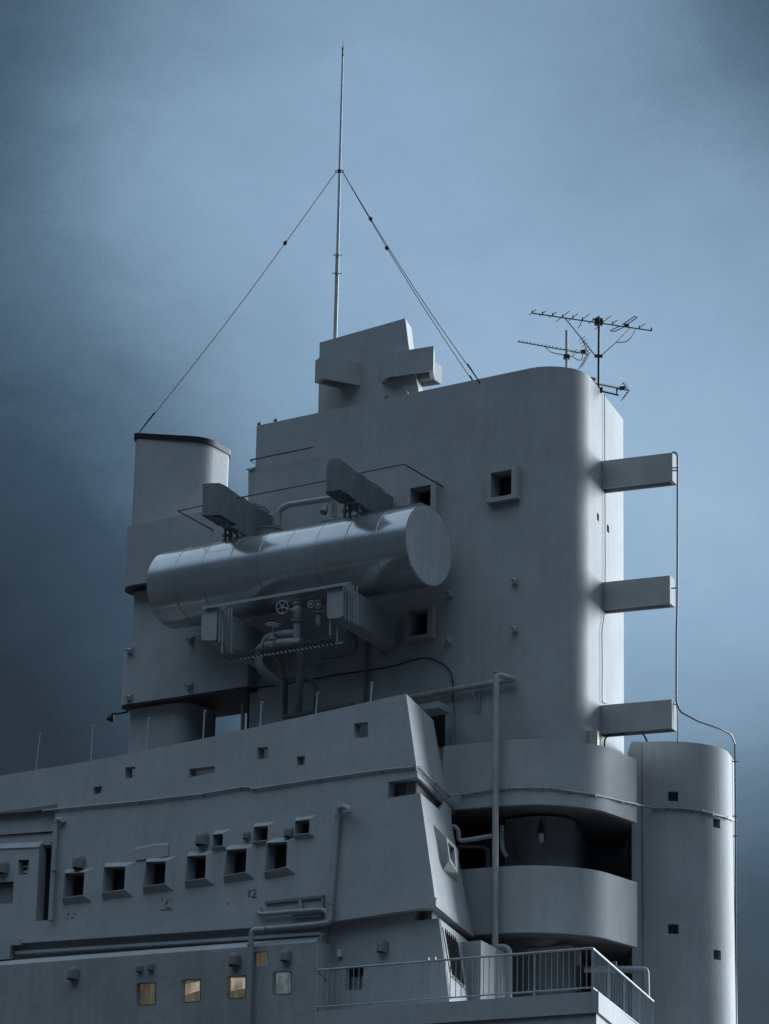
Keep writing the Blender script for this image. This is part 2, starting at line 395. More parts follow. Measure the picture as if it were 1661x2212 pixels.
# --- left bay details
m=MB(); A_=Q('c1',(-200,1215),(525,1165),(540,960),(-200,1005))
m.prism([FA(q,-.22) for q in A_],-n*.3); m.build('bay_beam','wall',B,0)
m=MB(); A_=Q('c1',(-200,1370),(515,1325),(528,1180),(-200,1220))
m.prism([FA(q,-.30) for q in A_],-n*.3); m.build('bay_beam','wall',B,0)
m=MB(); m.prism([FA(q,-.2) for q in Q('c1',(-200,1330),(498,1300),(500,1270),(-200,1285))],-n*.2); m.build('bay_ledge','wall',B,0)
m=MB(); m.prism([FA(q,-1.1) for q in Q('c1',(-200,2100),(560,2060),(590,1150),(-200,1150))],-n*.2)
A_=[FA(q,-.34) for q in Q('c1',(519,1300),(528,1165),(475,2045),(470,2045))]
m.prism([FA(q,-.34) for q in Q('c1',(524,1165),(545,1165),(490,2045),(472,2045))],-n*.8)
m.prism([FA(q,-.34) for q in Q('c1',(372,1330),(388,1330),(355,2050),(340,2050))],-n*.8)
m.prism([FA(q,-.34) for q in Q('c1',(340,2048),(490,2040),(490,2070),(340,2075))],-n*.8)
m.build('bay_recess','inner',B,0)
m=MB(); a,b_=Q('c1',(-200,1362),(380,1338)); p1,p2=FA(a,.004),FA(b_,.004); m.prism([p1,p1+n*.03+UP*.05-n*.0,p1-n*.25+UP*.28,p1-n*.3],p2-p1); m.build('bay_coping','wall',B,20)
m=MB(); m.prism([FA(q,.01) for q in Q('c1',(0,975),(300,938),(565,897),(560,935),(300,975),(0,990))],-n*.1); m.build('overhang_shade','hood',B,0)  # dark wedge painted in for the shaded underside of the overhang
# --- strips under the main volume
VB=lambda d:(lambda q,o=0.: FP(q,d+o))
S1=VB(.34); S2=VB(.95); DC=VB(.26)
m=MB(); m.prism([S1(q) for q in Q('D',(-90,2120),(705,2055),(705,1970),(-90,2020))],-n*.3); m.build('strip_wall','wall',B,0)
m=MB(); a,b_=S1((40,2056)),S1((700,2014)); m.prism([a,a+n*.16,a+n*.16-UP*.09,a-UP*.16],b_-a); m.build('strip_ledge','wall',B,0)
m=MB()
pp=Q('a1',(-60,858),(35,840),(92,838),(92,862),(48,865),(40,925),(-60,935)); m.prism([FP(q,.62) for q in pp],-n*.3); m.build('corner_trim','wall',B,0)
# --- lower block
bh=[Q('a1',(605,1032),(692,1028),(690,1130),(604,1135)),Q('a1',(803,1016),(891,1012),(889,1117),(802,1122)),Q('a1',(1003,1000),(1092,996),(1089,1100),(1001,1105)),
 Q('a1',(1207,982),(1293,979),(1290,1082),(1205,1087)),Q('a1',(1120,895),(1185,891),(1184,954),(1119,958))]
def rnd(h,r=.1):
    out=[]
    for i in range(4):
        a=V((*h[i-1],0));b_=V((*h[i],0));c=V((*h[(i+1)%4],0)); p=b_.lerp(a,r);q=b_.lerp(c,r)
        for k in range(4): t=k/3; w_=p*(1-t)**2+b_*2*t*(1-t)+q*t*t; out.append((w_.x,w_.y))
    return out
zlow=S2((300,2212)).z
bl=S2((-90,2260)); br=S2((683,2215)); bl.z=0; br.z=0
m=MB(); m.holes([S2((-90,2092)),S2((681,2034.5)),br,bl],[[S2(q) for q in rnd(h)] for h in bh],-n*.3); m.build('lower_wall','low',B,0)
a,b_=S2((-90,2092)),S2((681,2034.5)); m=MB(); m.prism([a,a-n*.10+UP*.10,a-n*.45+UP*.22,a-n*.6,a-n*.3-UP*.02],b_-a); m.build('coping','wall',B,40)
m=MB(); m.prism([br-n*.01,br-n*2.2,V((br.x,br.y,b_.z))-n*2.2,V((br.x,br.y,b_.z))-n*.01],-e*.3); m.build('lower_side_wall','wall',B,0)
for h,pm,lb in zip(bh,['warm1','warm2','warm3','cool','warm1'],['lit window with dim amber light','lit window with bright cream blind','lit window half hidden by the downpipe','window with pale blue curtain','small lit window high beside the downpipe']):
    hr=rnd(h); base=[S2(q,-.12) for q in hr]; c=sum(base,V((0,0,0)))/len(base)
    m=MB(); k=len(base)
    for i in range(k): j=(i+1)%k; m.prism([base[i],base[j],base[j].lerp(c,.09),base[i].lerp(c,.09)],-n*.05)
    w=m.build('window','frame' if lb[0]!='s' else 'white',B,0,label=lb)
    MB().prism([p-n*.06 for p in base],-n*.02).build('pane','warm1' if pm in('warm2','warm3') else pm,w,0)
    if pm in ('warm2','warm3'):
        b4=[S2(q,-.165) for q in h]; ll=lambda u,t:(b4[0].lerp(b4[1],u)).lerp(b4[3].lerp(b4[2],u),t)
        MB().prism([ll(.22,.2 if pm=='warm2' else .1),ll(.93,.12),ll(.93,.5 if pm=='warm2' else .58),ll(.22,.66)],-n*.01).build('blind',pm,w,0)
# --- third tier wall beside the deck
m=MB(); tc_=Q('D',(684,1984),(896.5,1952),(895.5,1989),(947.5,1983),(970,2158),(974,2215),(684,2215))
dh_=[Q('a1',(1532,966),(1613,958),(1606,1063),(1529,1066))]
m.holes([DC(q) for q in tc_],[[DC(q) for q in h] for h in dh_],-n*.3,v12*.33,(3,4,5)); m.build('tier_wall','wall',B,0)
w=window(dh_[0],DC,n,.0,(0,0,0,0),.26,surround=False,bars=1,pane='glass',lab='small window behind the deck railing')
g=[DC(q,-.24) for q in Q('a1',(1534,1010),(1608,1004),(1605,1060),(1533,1063))]; MB().prism(g,n*.012).build('pane','green',w,0)
k0,k1=DC((947.5,1983)),DC((970,2158)); NC=(k1-k0).cross(v12).normalized()
if NC.x<0: NC=-NC
SC=lambda q,o=0.: pl(q,k0+NC*o,NC)
lw=Q('c5',(742,992),(912,1138),(1003,1688),(832,1535))
m=MB(); m.holes([SC(q) for q in Q('D',(947.5,1983),(1011,2033),(1048,2062),(1060,2215),(974,2190))],[[SC(q) for q in lw]],-e*.22-n*.1); m.build('tier_side_wall','wall',B,0)
base=[SC(q) for q in lw]; c=sum(base,V((0,0,0)))/4
m=MB()
for i in range(4): j=(i+1)%4; m.prism([base[i]+NC*.03,base[j]+NC*.03,base[j].lerp(c,.13)+NC*.03,base[i].lerp(c,.13)+NC*.03],-NC*.1)
bw=m.build('window','frame',B,0,label='barred side window beside the deck')
for k in range(6):
    t=.12+.13*k; a=base[0].lerp(base[1],t); b_=base[3].lerp(base[2],t); MB().tube([a+NC*.04,b_+NC*.04],.022,6).build('bar','frame',bw)
MB().prism([p-NC*.2 for p in base],-NC*.02).build('pane','glass',bw,0)
m=MB(); s0_=S2((0,0));k0b=V(k0)
qq=V((k0.x,k0.y,k0.z-.1))-n*.5-NC*.5; m.prism([qq,qq-e*3.5,qq-e*3.5-n*.2,qq+v12*.2],V((0,0,1.2))); m.prism([qq,qq+v12*5,qq+v12*5-NC*.2,qq-NC*.2],V((0,0,1.2))); m.build('core_wall','inner',B,0)
m=MB(); m.prism([DC((896.5,1945),-.28),DC((895.5,1989),-.28),DC((895.5,1989),-.7),DC((896.5,1945),-.7)],-e*.2); m.build('slit_jamb','wall',B,0)
# --- deck slab with edge bands
dz=FP((1293,2141),2.45).z; de=2.45
A_=FP((684,2193),de); Ck=FP((1293,2141),de); A_.z=Ck.z=dz
vd=(hz((1410,2243),dz)-Ck).normalized(); Ek=Ck+vd*13.5
zbb=FP((1290,2187),de).z
m=MB(); pts=[A_,Ck,Ek,A_-n*14]; m.prism(pts,V((0,0,zbb-dz))); m.build('deck','wall',B,0)
m=MB(); i_=.13; C2=Ck-n*i_-vd.cross(UP)*i_ ; C2=Ck-n*i_-V((vd.y,-vd.x,0))*i_
A2=A_-n*i_; E2=Ek-V((vd.y,-vd.x,0))*i_
m.prism([V((p.x,p.y,zbb-.002)) for p in (A2,C2,E2,A2-n*13)],V((0,0,-zbb+.002))); m.build('deck_wall','wall',B,0,label='wall below the deck edge')
# --- curved balconies
CTR=roundplan([(2.0,92.35,0),(5.84,90.13,2.5),(8.16,93.7,0)],22)
BP=Path(CTR)
z1t=21.337; z1b=BP.hit((1150,1737))[1]; z2t=BP.hit((1130,1869.5))[1]; z2b=BP.hit((1150,2013))[1]
print('balc',z1t,z1b,z2t,z2b,[BP.hit(q)and BP.hit(q)[1] for q in [(1000,1747),(1370,1773),(1020,1883),(1370,1909),(1370,2050)]])
# extend the plan to the left along its first straight
pre=CTR[0]-(CTR[1]-CTR[0]).normalized()*.0
ext2=[CTR[0]-(CTR[1]-CTR[0]).normalized()*.6]+CTR
BP2=Path([CTR[0]]+CTR[1:])
for (zt2,zb2,lb) in ((z1t,z1b,'upper curved balcony parapet'),(z2t,z2b,'lower curved balcony parapet')):
    m=MB(); strip(m,Path(CTR if lb[0]=='u' else CTR),zb2,zt2,thick=.2); m.build('balcony_parapet','wall',B,30,label=lb)
    m=MB(); ins=[BP.at(s)-BP.nrm(s)*.205 for s in BP.s]; bk=[V((8.2,99,0)),V((2.6,101,0))]
    pz=[V((p.x,p.y,zb2+.03)) for p in ins+bk]; m.prism(pz,V((0,0,.18))); m.build('balcony_slab','floor',B,0,label=lb.replace('parapet','floor slab'))
# piece of wall closing the lower parapet toward the prow
# --- main tower
K=lambda s,q: V((q[0]*s,q[1]*s,0))
A0=FP((553,920),DT); ztt=A0.z
kx=hz((1141.7,787.6),ztt); k2=hz((1262,805),ztt); k3=hz((1346.5,906.6),ztt)
# front line through A0 along e, side line through k3 along direction (k3-k2')
sd=(hz((1346.5,906.6),ztt)-hz((1290,834),ztt)); sd.z=0; sd.normalize()
def isect(p,a,q,b):
    den=a.x*b.y-a.y*b.x; t=((q.x-p.x)*b.y-(q.y-p.y)*b.x)/den; return p+a*t
KC=isect(A0,e,k3,sd)
Tpts=roundplan([(A0.x,A0.y,.06),(KC.x,KC.y,1.3),(k3.x,k3.y,.05),(k3.x-7.2,k3.y+4.6,0),((A0-n*5.5).x,(A0-n*5.5).y,0)],28)
TP=Path(Tpts,closed=True)
TPo=Path(Tpts,closed=True)
def phole(path,pts):
    hs=[path.hit(q) for q in pts]; a=(hs[0][0]+hs[3][0])/2; b_=(hs[1][0]+hs[2][0])/2; c=(hs[2][1]+hs[3][1])/2; d=(hs[0][1]+hs[1][1])/2
    return (min(a,b_),max(a,b_),min(c,d),max(c,d))
tw=[Q('z2',(335,848),(435,822),(435,942),(335,968)),Q('z1',(1390,842),(1481,825),(1481,945),(1390,955)),Q('z3',(1385,280),(1467,265),(1467,375),(1385,390))]
tsl=[Q('z2',(830,1028),(840,1035),(840,1070),(830,1062)),Q('z2',(878,1084),(889,1090),(889,1127),(878,1118))]
TH=[phole(TP,h) for h in tw+tsl]
zfl=zz+.22
m=MB(); strip(m,TP,z1b+.25,ztt,TH,depth=.4); cap(m,TP.p[:-1],ztt); m.build('tower_wall','wall',B,35)
TF=lambda q,o=0.: FP(q,DT+o)
for h,(sa,sb,za,zb_) in zip(tw,TH[:3]):
    P_=lambda s,z,o: V((*(TP.at(s)+TP.nrm(s)*o).xy,z))
    m=MB(); t=.2; pr=.22
    oc=[(sa-t*.9,zb_+t*.6),(sb+t,zb_+t*.6),(sb+t,za-t*.7),(sa-t*.9,za-t*.7)]; ic=[(sa,zb_),(sb,zb_),(sb,za),(sa,za)]
    for i in range(4):
        j=(i+1)%4; m.face(P_(*oc[i],pr),P_(*oc[j],pr),P_(*ic[j],pr),P_(*ic[i],pr)); m.face(P_(*oc[i],pr),P_(*oc[j],pr),P_(*oc[j],-.01),P_(*oc[i],-.01)); m.face(P_(*ic[i],pr),P_(*ic[j],pr),P_(*ic[j],-.01),P_(*ic[i],-.01))
    w=m.build('window','wall',B,0)
    m=MB(); 
    for i in range(4):
        j=(i+1)%4; c_=((sa+sb)/2,(za+zb_)/2); li=lambda p,k:(p[0]+(c_[0]-p[0])*k,p[1]+(c_[1]-p[1])*k)
        m.face(P_(*ic[i],-.3),P_(*ic[j],-.3),P_(*li(ic[j],.14),-.3),P_(*li(ic[i],.14),-.3)); m.face(P_(*li(ic[i],.14),-.3),P_(*li(ic[j],.14),-.3),P_(*li(ic[j],.14),-.36),P_(*li(ic[i],.14),-.36))
    m.build('frame','frame',w,0)
    MB().prism([P_(*i,-.37) for i in ic],-n*.01).build('pane','glass',w,0)
# tower roof edge band is crisp; small box at the tower's left end
m=MB(); m.prism([FP(q,DT-.5) for q in Q('c3',(829,347),(872,335),(868,640),(826,640))],-n*1.5); m.build('side_shaft','wall',B,0)
m=MB(); m.prism([FP(q,DT-.45) for q in Q('c3',(812,346),(872,332),(872,340),(826,356))],-n*1.2); m.build('shaft_cap','wall',B,0)
# --- core under the tower, between the balconies, and dark back walls
cp=roundplan([(4.0,93.2,0),(5.9,91.75,1.0),(7.0,98,0),(4.9,99,0)],20)
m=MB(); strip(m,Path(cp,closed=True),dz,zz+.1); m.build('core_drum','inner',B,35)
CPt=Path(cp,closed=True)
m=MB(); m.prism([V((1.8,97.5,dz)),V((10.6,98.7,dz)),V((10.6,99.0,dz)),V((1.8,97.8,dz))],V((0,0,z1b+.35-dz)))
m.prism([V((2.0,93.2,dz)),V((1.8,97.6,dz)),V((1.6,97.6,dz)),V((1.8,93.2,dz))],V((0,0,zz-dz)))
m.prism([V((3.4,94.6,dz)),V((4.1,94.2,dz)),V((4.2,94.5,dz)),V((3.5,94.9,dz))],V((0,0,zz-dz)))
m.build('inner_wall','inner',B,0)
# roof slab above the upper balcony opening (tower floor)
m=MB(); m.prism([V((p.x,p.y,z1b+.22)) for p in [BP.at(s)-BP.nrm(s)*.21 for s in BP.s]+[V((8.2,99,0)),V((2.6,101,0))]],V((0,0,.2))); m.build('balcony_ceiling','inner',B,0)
# canopy and doorway left of the pipe
TFc=VB(DT)
m=MB(); cf=[FP(q,DT+1.5) for q in Q('c4',(340,352),(605,362),(600,424),(340,470))]; z_=cf[2].z
a=hz(Q('c4',(600,424)),z_); b_=hz(Q('c4',(720,487)),z_); c_=hz(Q('c4',(360,470)),z_); 
m.prism([c_,a,b_,b_-e*3],V((0,0,FP(Q('c4',(604,364)),DT+1.5).z-z_))); m.build('canopy','wall',B,0)
m=MB(); m.prism([TF(q,.012) for q in Q('c4',(400,400),(665,400),(662,800),(400,830))],-n*.011); m.build('doorway_shade','black',B,0)  # flat black sheet stands in for the shade inside the opening
# --- three beams on the right of the tower
eb=az(-64).copy()*-1; eb=V((eb.x,eb.y,0)).normalized()
for (tl,tr,bl_,br_) in (((1300,991),(1452,977.5),(1300,1052),(1452,1038)),((1302,1257),(1447,1243),(1302,1316),(1447,1303)),((1297,1524),(1451,1510.5),(1297,1585),(1451,1573))):
    h=TPo.hit(tl); Rt=h[2]; nb=V((eb.y,-eb.x,0))
    BPn=lambda q: pl(q,Rt,nb)
    T0=BPn(tl);T1=BPn(tr);zb_=BPn(br_).z; zt3=T1.z; T0.z=zt3
    wd=.34; back=-nb; bd=az(22)
    a=V((T0.x,T0.y,zt3))-eb*.25; b_=V((T1.x,T1.y,zt3)); bk=bd*wd*1.6
    m=MB(); g=.09
    # trough: top, front, end, back, bottom lips
    H=V((0,0,zb_-zt3))
    pts=[a,b_,b_+bk,a+bk]
    m.prism([a,b_,b_+H,a+H],bd*g); m.prism([a+bk-bd*g,b_+bk-bd*g,b_+bk-bd*g+H,a+bk-bd*g+H],bd*g)
    m.prism([b_+bd*g,b_+bk-bd*g,b_+bk-bd*g+H,b_+bd*g+H],-eb*g*1.4); 
    m.prism([a+bd*g+H*.0,b_+bd*g-eb*g*1.4,b_+bk-bd*g-eb*g*1.4,a+bk-bd*g],H*.55)
    m.build('beam','wall',B,0)
# --- stair tower
P_=CAM+ray((1388,1603))*(95/ray((1388,1603)).y); zs=P_.z
sp=roundplan([(8.46,94.93,0),(10.9,94.45,2.1),(11.72,97.6,0),(11.75,101.5,0),(8.8,101.5,0)],24)
SP=Path(sp,closed=True)
sw=[Q('a3',(807,624),(876,624),(876,690),(807,690)),Q('a3',(1113,806),(1162,815),(1162,879),(1113,868)),Q('a3',(807,1530),(878,1530),(878,1597),(807,1597)),Q('a3',(1117,1703),(1167,1712),(1167,1780),(1117,1768))]
SH=[phole(SP,h) for h in sw]
m=MB(); strip(m,SP,0,zs,SH,depth=.45); cap(m,SP.p[:-1],zs-.02); m.build('stair_tower_wall','wall',B,35)
a=hz((1364,1601.5),zs); m=MB(); m.prism([V((a.x,a.y,0)),V((8.459,94.99,0)),V((8.459,96.6,0)),V((a.x,96.6,0))],V((0,0,zs))); m.build('stair_tower_fin','wall',B,0)
# --- utility box on the deck
dB=(SC((1004,2090))-P0).dot(n)-.05; print('dB',dB); bz=FP((1039,2031),dB).z; a=hz((985,2036),bz); b_=hz((1039,2031),bz); c_=hz((1093,2058),bz)
m=MB(); m.prism([a,b_,c_,c_-e*.9],V((0,0,dz-bz))); m.build('utility_housing','wall',B,0,label='box-shaped housing on the deck')
# --- funnel and belts of the left tower
fA=FP((294,944),-5.8); fz=fA.z
fp=[(-8.85,101.15,.12),(-6.35,101.5,1.1),(-5.6,102.9,.5),(-6.0,105.2,0),(-8.6,105.2,0)]
FPp=roundplan(fp,18); FUN=Path(FPp,closed=True)
b1z=FP((290,1133),-5.3).z
def taper(pts,s,dx,dy): return [V((p.x+dx,p.y+dy,0)) for p in pts]
m=MB()
lo=[V((p.x-.0,p.y-.0,0)) for p in FPp]
zb1=b1z-.3; k=len(FPp)
cxm=sum(p.x for p in FPp)/k
top=[V((p.x,p.y,fz)) for p in FPp]; bot=[V((p.x,p.y,zb1)) for p in FPp]
m.add(top+bot,[[i,(i+1)%k,k+(i+1)%k,k+i] for i in range(k)]); m.build('funnel_wall','wall',B,35)
m=MB(); rp=[V((p.x,p.y,fz)) for p in FPp]; c_=sum(rp,V((0,0,0)))/k
outp=[p+(p-c_).normalized()*.07 for p in rp]; inp=[p-(p-c_).normalized()*.12 for p in rp]
o=len(m.v); hv=V((0,0,.16)); dn=V((0,0,-.04))
m.add([p+dn for p in outp]+[p+hv for p in outp]+[p+hv for p in inp]+[p+dn for p in inp],[[a_*k+i,a_*k+(i+1)%k,((a_+1)%4)*k+(i+1)%k,((a_+1)%4)*k+i] for a_ in range(4) for i in range(k)])
m.build('funnel_rim','black',B,30)
m=MB(); cF=sum(FPp,V((0,0,0)))/len(FPp); m.prism([V((*p.lerp(cF,.02).xy,fz-.1)) for p in FPp],V((0,0,-.1))); m.build('funnel_cap','rim',B,0)
def belt(pl_,pr_,d,zt_,zb_,r,back=3.2,nm='tower_belt',lab=None,rr=.05):
    a=FP(pl_,d); b_=FP(pr_,d)
    pts=roundplan([(a.x,a.y,r),(b_.x,b_.y,rr),((b_-n*back).x,(b_-n*back).y,rr),((a-n*back).x,(a-n*back).y,r)],12)
    m=MB(); m.prism([V((p.x,p.y,zt_)) for p in pts],V((0,0,zb_-zt_))); return m.build(nm,'wall',B,35,label=lab)
z1b_=FP((266,1268),-5.3).z; b2t=FP((262,1399),-5.5).z; b2b=FP((530,1483.5),-5.5).z
belt((257,1202),(546,1080),-5.3,b1z,z1b_,.6,lab='upper wide belt of the left tower')
belt((281,1330),(500,1300),-5.75,z1b_+.1,b2t-.1,.25,nm='tower_shaft',lab='shaft between the belts')
belt((257,1461),(536.5,1410),-5.5,b2t,b2b,.3,lab='lower wide belt of the left tower')
belt((274,1600),(400,1570),-5.85,b2b+.1,zf-.3,.15,back=2.0,nm='tower_shaft',rr=.6,lab='shaft under the lower belt')
m=MB(); zq=FP((500,1640),-5.8).z; m.prism([V((-4.45,102.6,zq-2)),V((-1.0,102.6,zq-2)),V((-1.0,105.4,zq-2)),V((-4.45,105.4,zq-2))],V((0,0,b2b-zq+5))); m.build('sun_block_wall','wall',B,0)  # added unseen wall, keeps the sun off the shaft under the belt
# black strips that paint in the shade under the belts
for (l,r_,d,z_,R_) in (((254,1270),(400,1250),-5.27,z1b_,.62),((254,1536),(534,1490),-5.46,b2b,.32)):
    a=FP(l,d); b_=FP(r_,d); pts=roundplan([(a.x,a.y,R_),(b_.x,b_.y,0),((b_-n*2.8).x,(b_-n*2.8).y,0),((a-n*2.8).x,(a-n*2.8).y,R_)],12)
    m=MB(); m.prism([V((p.x,p.y,z_-.003)) for p in pts],V((0,0,-.09))); m.build('belt_shade','rim',B,35)
# --- roof head with two wings
DH=-7.1
HP=VB(DH)
hp=Q('a4',(163,250),(874,48),(906,302),(985,640),(985,760),(150,860))
m=MB(); m.prism([HP(q) for q in hp],az(13)*1.0); m.build('roof_head','wall',B,0)
def wing(sof,topfront,lab):
    z_=HP(sof[0]).z if sof[0][0]>720 else HP(sof[2]).z
    return z_
zL=HP(Q('a4',(505,605))).z
L0,L1,L2=[hz(Q('a4',q),zL) for q in ((122,585),(180,543),(505,605))]
hL=FP(Q('a4',(180,357)),0)
def ztop(q,P): d=ray(q); k=(P.xy-CAM.xy).length/d.xy.length; return CAM.z+d.z*k
tL=ztop(Q('a4',(180,357)),L1)
def trough(m,pts,z0,z1,g=.12,rim=.22):
    """solid block with a recess in its underside"""
    c=sum(pts,V((0,0,0)))/len(pts); ins=[p.lerp(c,rim) for p in pts]
    k=len(pts); P=lambda p,z:V((p.x,p.y,z))
    m.face(*[P(p,z1) for p in pts])
    for i in range(k):
        j=(i+1)%k
        m.face(P(pts[i],z0),P(pts[j],z0),P(pts[j],z1),P(pts[i],z1)); m.face(P(pts[i],z0),P(pts[j],z0),P(ins[j],z0),P(ins[i],z0)); m.face(P(ins[i],z0),P(ins[j],z0),P(ins[j],z0+g),P(ins[i],z0+g))
    m.face(*[P(p,z0+g) for p in ins])
m=MB(); trough(m,[L0,L1,L2,L0+(L2-L1)*.9+az(30)*.5],zL,tL,.3); m.build('roof_wing','wall',B,0,label='left wing box of the roof head')
zR=HP(Q('a4',(675,587))).z
R0,R1,R2,R3,R4=[hz(Q('a4',q),zR) for q in ((675,587),(712,540),(1107,480),(1115,548),(1178,592))]
tR=ztop(Q('a4',(1110,278)),R2)
P=lambda p,z:V((p.x,p.y,z))
m=MB(); trough(m,[R0,R1,R2,R3,R3-(R2-R1)*.75],zR,tR,.3,.15)
m.build('roof_wing','wall',B,0,label='right wing box of the roof head')
m=MB(); t2=ztop(Q('a4',(1215,450)),R4); trough(m,[R3-(R2-R1)*.35+az(20)*.1,R3+az(20)*.02,R4,R4-(R2-R1)*.5],zR-.02,t2,.3,.15); m.build('roof_wing','wall',B,0,label='small rear wing box of the roof head')
# --- tank supports (rough concrete beams)
def support(endpts,rootpx,dend,nm,mat,lab,rough=.03,bot=None):
    f=[FP(q,dend) for q in endpts]
    root=FP(rootpx,DT); L=(root.xy-FP(endpts[2],dend).xy).length+.35
    dr=az(23); L=(dend-DT)/(-n.dot(dr))+.3
    m=MB(); k=len(f); nseg=14; vs=[]
    for s_ in range(nseg+1):
        for p in f: vs.append(p+dr*(L*s_/nseg))
    fs=[[i+s_*k,(i+1)%k+s_*k,(i+1)%k+(s_+1)*k,i+(s_+1)*k] for s_ in range(nseg) for i in range(k)]+[list(range(k)),[nseg*k+i for i in range(k)][::-1]]
    if rough:
        for i,v_ in enumerate(vs): 
            vs[i]=v_+V((random.uniform(-1,1),random.uniform(-1,1),random.uniform(-1,1)))*rough
    m.add(vs,fs); return m.build(nm,mat,B,20,label=lab),dr
su1,_d=support(Q('z1',(455,818),(475,811),(500,808),(528,808),(520,962),(455,955)),Q('z1',(700,1075)),-2.0,'support_beam','rough','upper left tank support with broken concrete edges')
d1=_d
su2,d2=support(Q('z1',(1000,745),(1010,712),(1035,700),(1062,703),(1080,716),(1066,840),(1000,850)),Q('z1',(1318,1000)),-2.0,'support_beam','rough','upper right tank support with broken concrete edges')
su3,d3=support(Q('b1',(104,400),(118,370),(145,338),(220,328),(210,565),(195,575),(112,575),(100,560)),Q('b1',(560,830)),-1.6,'support_beam','wall','lower left chamfered tank support',.0)
su4,d4=support(Q('b1',(1030,185),(1060,168),(1145,152),(1140,388),(1128,405),(1045,415),(1030,405)),Q('b1',(1500,612)),-1.6,'support_beam','wall','lower right chamfered tank support',.0)

# ------------------------------------------------------------------ ground and a little street base
m=MB(); m.face(V((-3000,-1000,0)),V((3000,-1000,0)),V((3000,5000,0)),V((-3000,5000,0)))
g=m.build('ground','asphalt',None,0,loc=(0,0,0)); g['kind']='structure'
# back closure of the lower building so that it has depth from other viewpoints
m=MB(); a=S2((-90,2150)); a.z=0; bq=V((br.x,br.y,0)); 
m.prism([a-n*.7,bq-n*.7,V((9.0,97,0)),V((6,104,0)),a-n*12],V((0,0,dz-.3))); m.build('base_wall','wall',B,0)
m=MB(); a3=FA((-90,1990),-1.5); a3.z=dz-.2; b3=V((c1.x,c1.y,dz-.2))-n*2.4-NS*3.0
m.prism([a3,b3,b3+v12*5,V((2.0,101.5,dz-.2)),a3-n*7],V((0,0,zz-dz+.1))); m.build('body_wall','inner',B,0)

# ------------------------------------------------------------------ TANK
TDd=-4.2
T=thing('storage_tank','large grey horizontal cylindrical tank hung high on the tower between four concrete supports','tank',FP((620,1240),TDd))
cR=FP((926.5,1178.5),TDd); RT=1.0*(FP((926.5,1178.5),TDd)-CAM).length/F*89.5
cl=FP((371,1277),TDd); Lt=(cR-cl).dot(e)
prof=[(0,RT*.985),(.02,RT)]; 
L=Lt; prof=[(-.05,RT*.6),(-.035,RT*.9),(0,RT)]
nb_=9
for i in range(1,nb_):
    x=L*i/nb_; prof+=[(x-.02,RT*1.0),(x,RT*1.008),(x+.02,RT*1.0)]
prof+=[(L-.03,RT),(L,RT*.995)]
start=cR-e*L
MB().lathe(start,e,prof,72).build('tank_shell','tank',T,25)
for i in range(1,nb_):
    MB().lathe(cR-e*(L*i/nb_+.006),e,[(0,RT*1.009),(.012,RT*1.009)],64).build('seam_band','hood',T,25)
MB().lathe(cR,e,[(.002,RT*.97),(.012,RT*.96)],64).build('end_plate','endplate',T,25)
tp_=lambda s,ang,k=1.: cR-e*s+(UP*math.cos(ang)+n*math.sin(ang))*RT*k
# top walkway plate
m=MB(); 
for s0,s1 in ((.2,4.2),(7.0,8.3)): 
    m=MB(); a=tp_(s1,.0); b_=tp_(s0,.0); m.prism([a+UP*.02-n*.35,a+UP*.02+n*.18,a+UP*.1+n*.18,a+UP*.1-n*.35],b_-a); m.build('top_plate','tank',T,0)
mh=FP(Q('z1',(748,1005)),TDd); sM=(cR-mh).dot(e); c_=tp_(sM,0)
MB().lathe(c_-UP*.05,UP,[(0,.42),(.22,.42),(.22,.47),(.27,.47)],28).build('manhole','tank',T,30)
# hangers under the upper supports
def P3(zn,q,d): return FP(Q(zn,q),d)
for i,(x0,y0) in enumerate(((575,1040),(1105,930))):
    m=MB()
    for dx in (0,22,60): 
        a=P3('z1',(x0+dx-20,y0-25),-3.6); m.tube([a,a-UP*.45],.05,8)
        m.box(a-UP*.22,e*.07,n*.07,UP*.05)
    m.build('hanger','hood',T,25)
# flap plates under the upper supports
for pts,dr in ((Q('z1',(455,950),(535,948),(520,962),(500,985)),d1),(Q('z1',(1000,850),(1065,836),(1062,850),(1040,868)),d2)):
    a=FP(pts[0],-1.95); b_=FP(pts[1],-1.95); m=MB(); m.prism([a-UP*.03,b_-UP*.03,b_+dr*1.2-UP*.03,a+dr*1.2-UP*.03],V((0,0,-.03))); m.build('saddle_plate','rim',T,0)
# angle rail on the lower supports
m=MB(); a=P3('b1',(108,326),-1.5); b_=P3('b1',(1195,141),-1.5); m.prism([a,a-UP*.09,a-UP*.09-n*.02,a-UP*.02-n*.02,a-UP*.02-n*.12,a-n*.12],b_-a); m.build('angle_rail','galv',T,0)
# ------------------------------------------------------------------ vertical angle irons + walkway
WK=thing('service_walkway','narrow grated steel walkway slung below the tank around the valves','walkway',P3('b1',(680,620),-1.60))
def lineat(zn,a,b,d): return P3(zn,a,d),P3(zn,b,d)
m=MB()
a,b_=lineat('b1',(220,685),(1082,545),-1.70); m.prism([a,a-UP*.07,a-UP*.07-n*.04,a-n*.04],b_-a)
m.build('front_rail','frame',WK,0)
zg=P3('b1',(640,640),-1.70).z
m=MB(); c_,d_2=hz(Q('b1',(300,718)),P3('b1',(220,690),-1.70).z),hz(Q('b1',(1142,582)),P3('b1',(1082,550),-1.70).z)
m.prism([c_,c_-UP*.07,c_-UP*.07-n*.04,c_-n*.04],d_2-c_); m.build('rear_rail','galv',WK,0)
m=MB()
for i in range(26):
    t=.05+i*.036; p=a.lerp(b_,t)-UP*.03; q=c_.lerp(d_2,t-.02)-UP*.03; m.prism([p-e*.03,p+e*.03,q+e*.03,q-e*.03],-UP*.03)
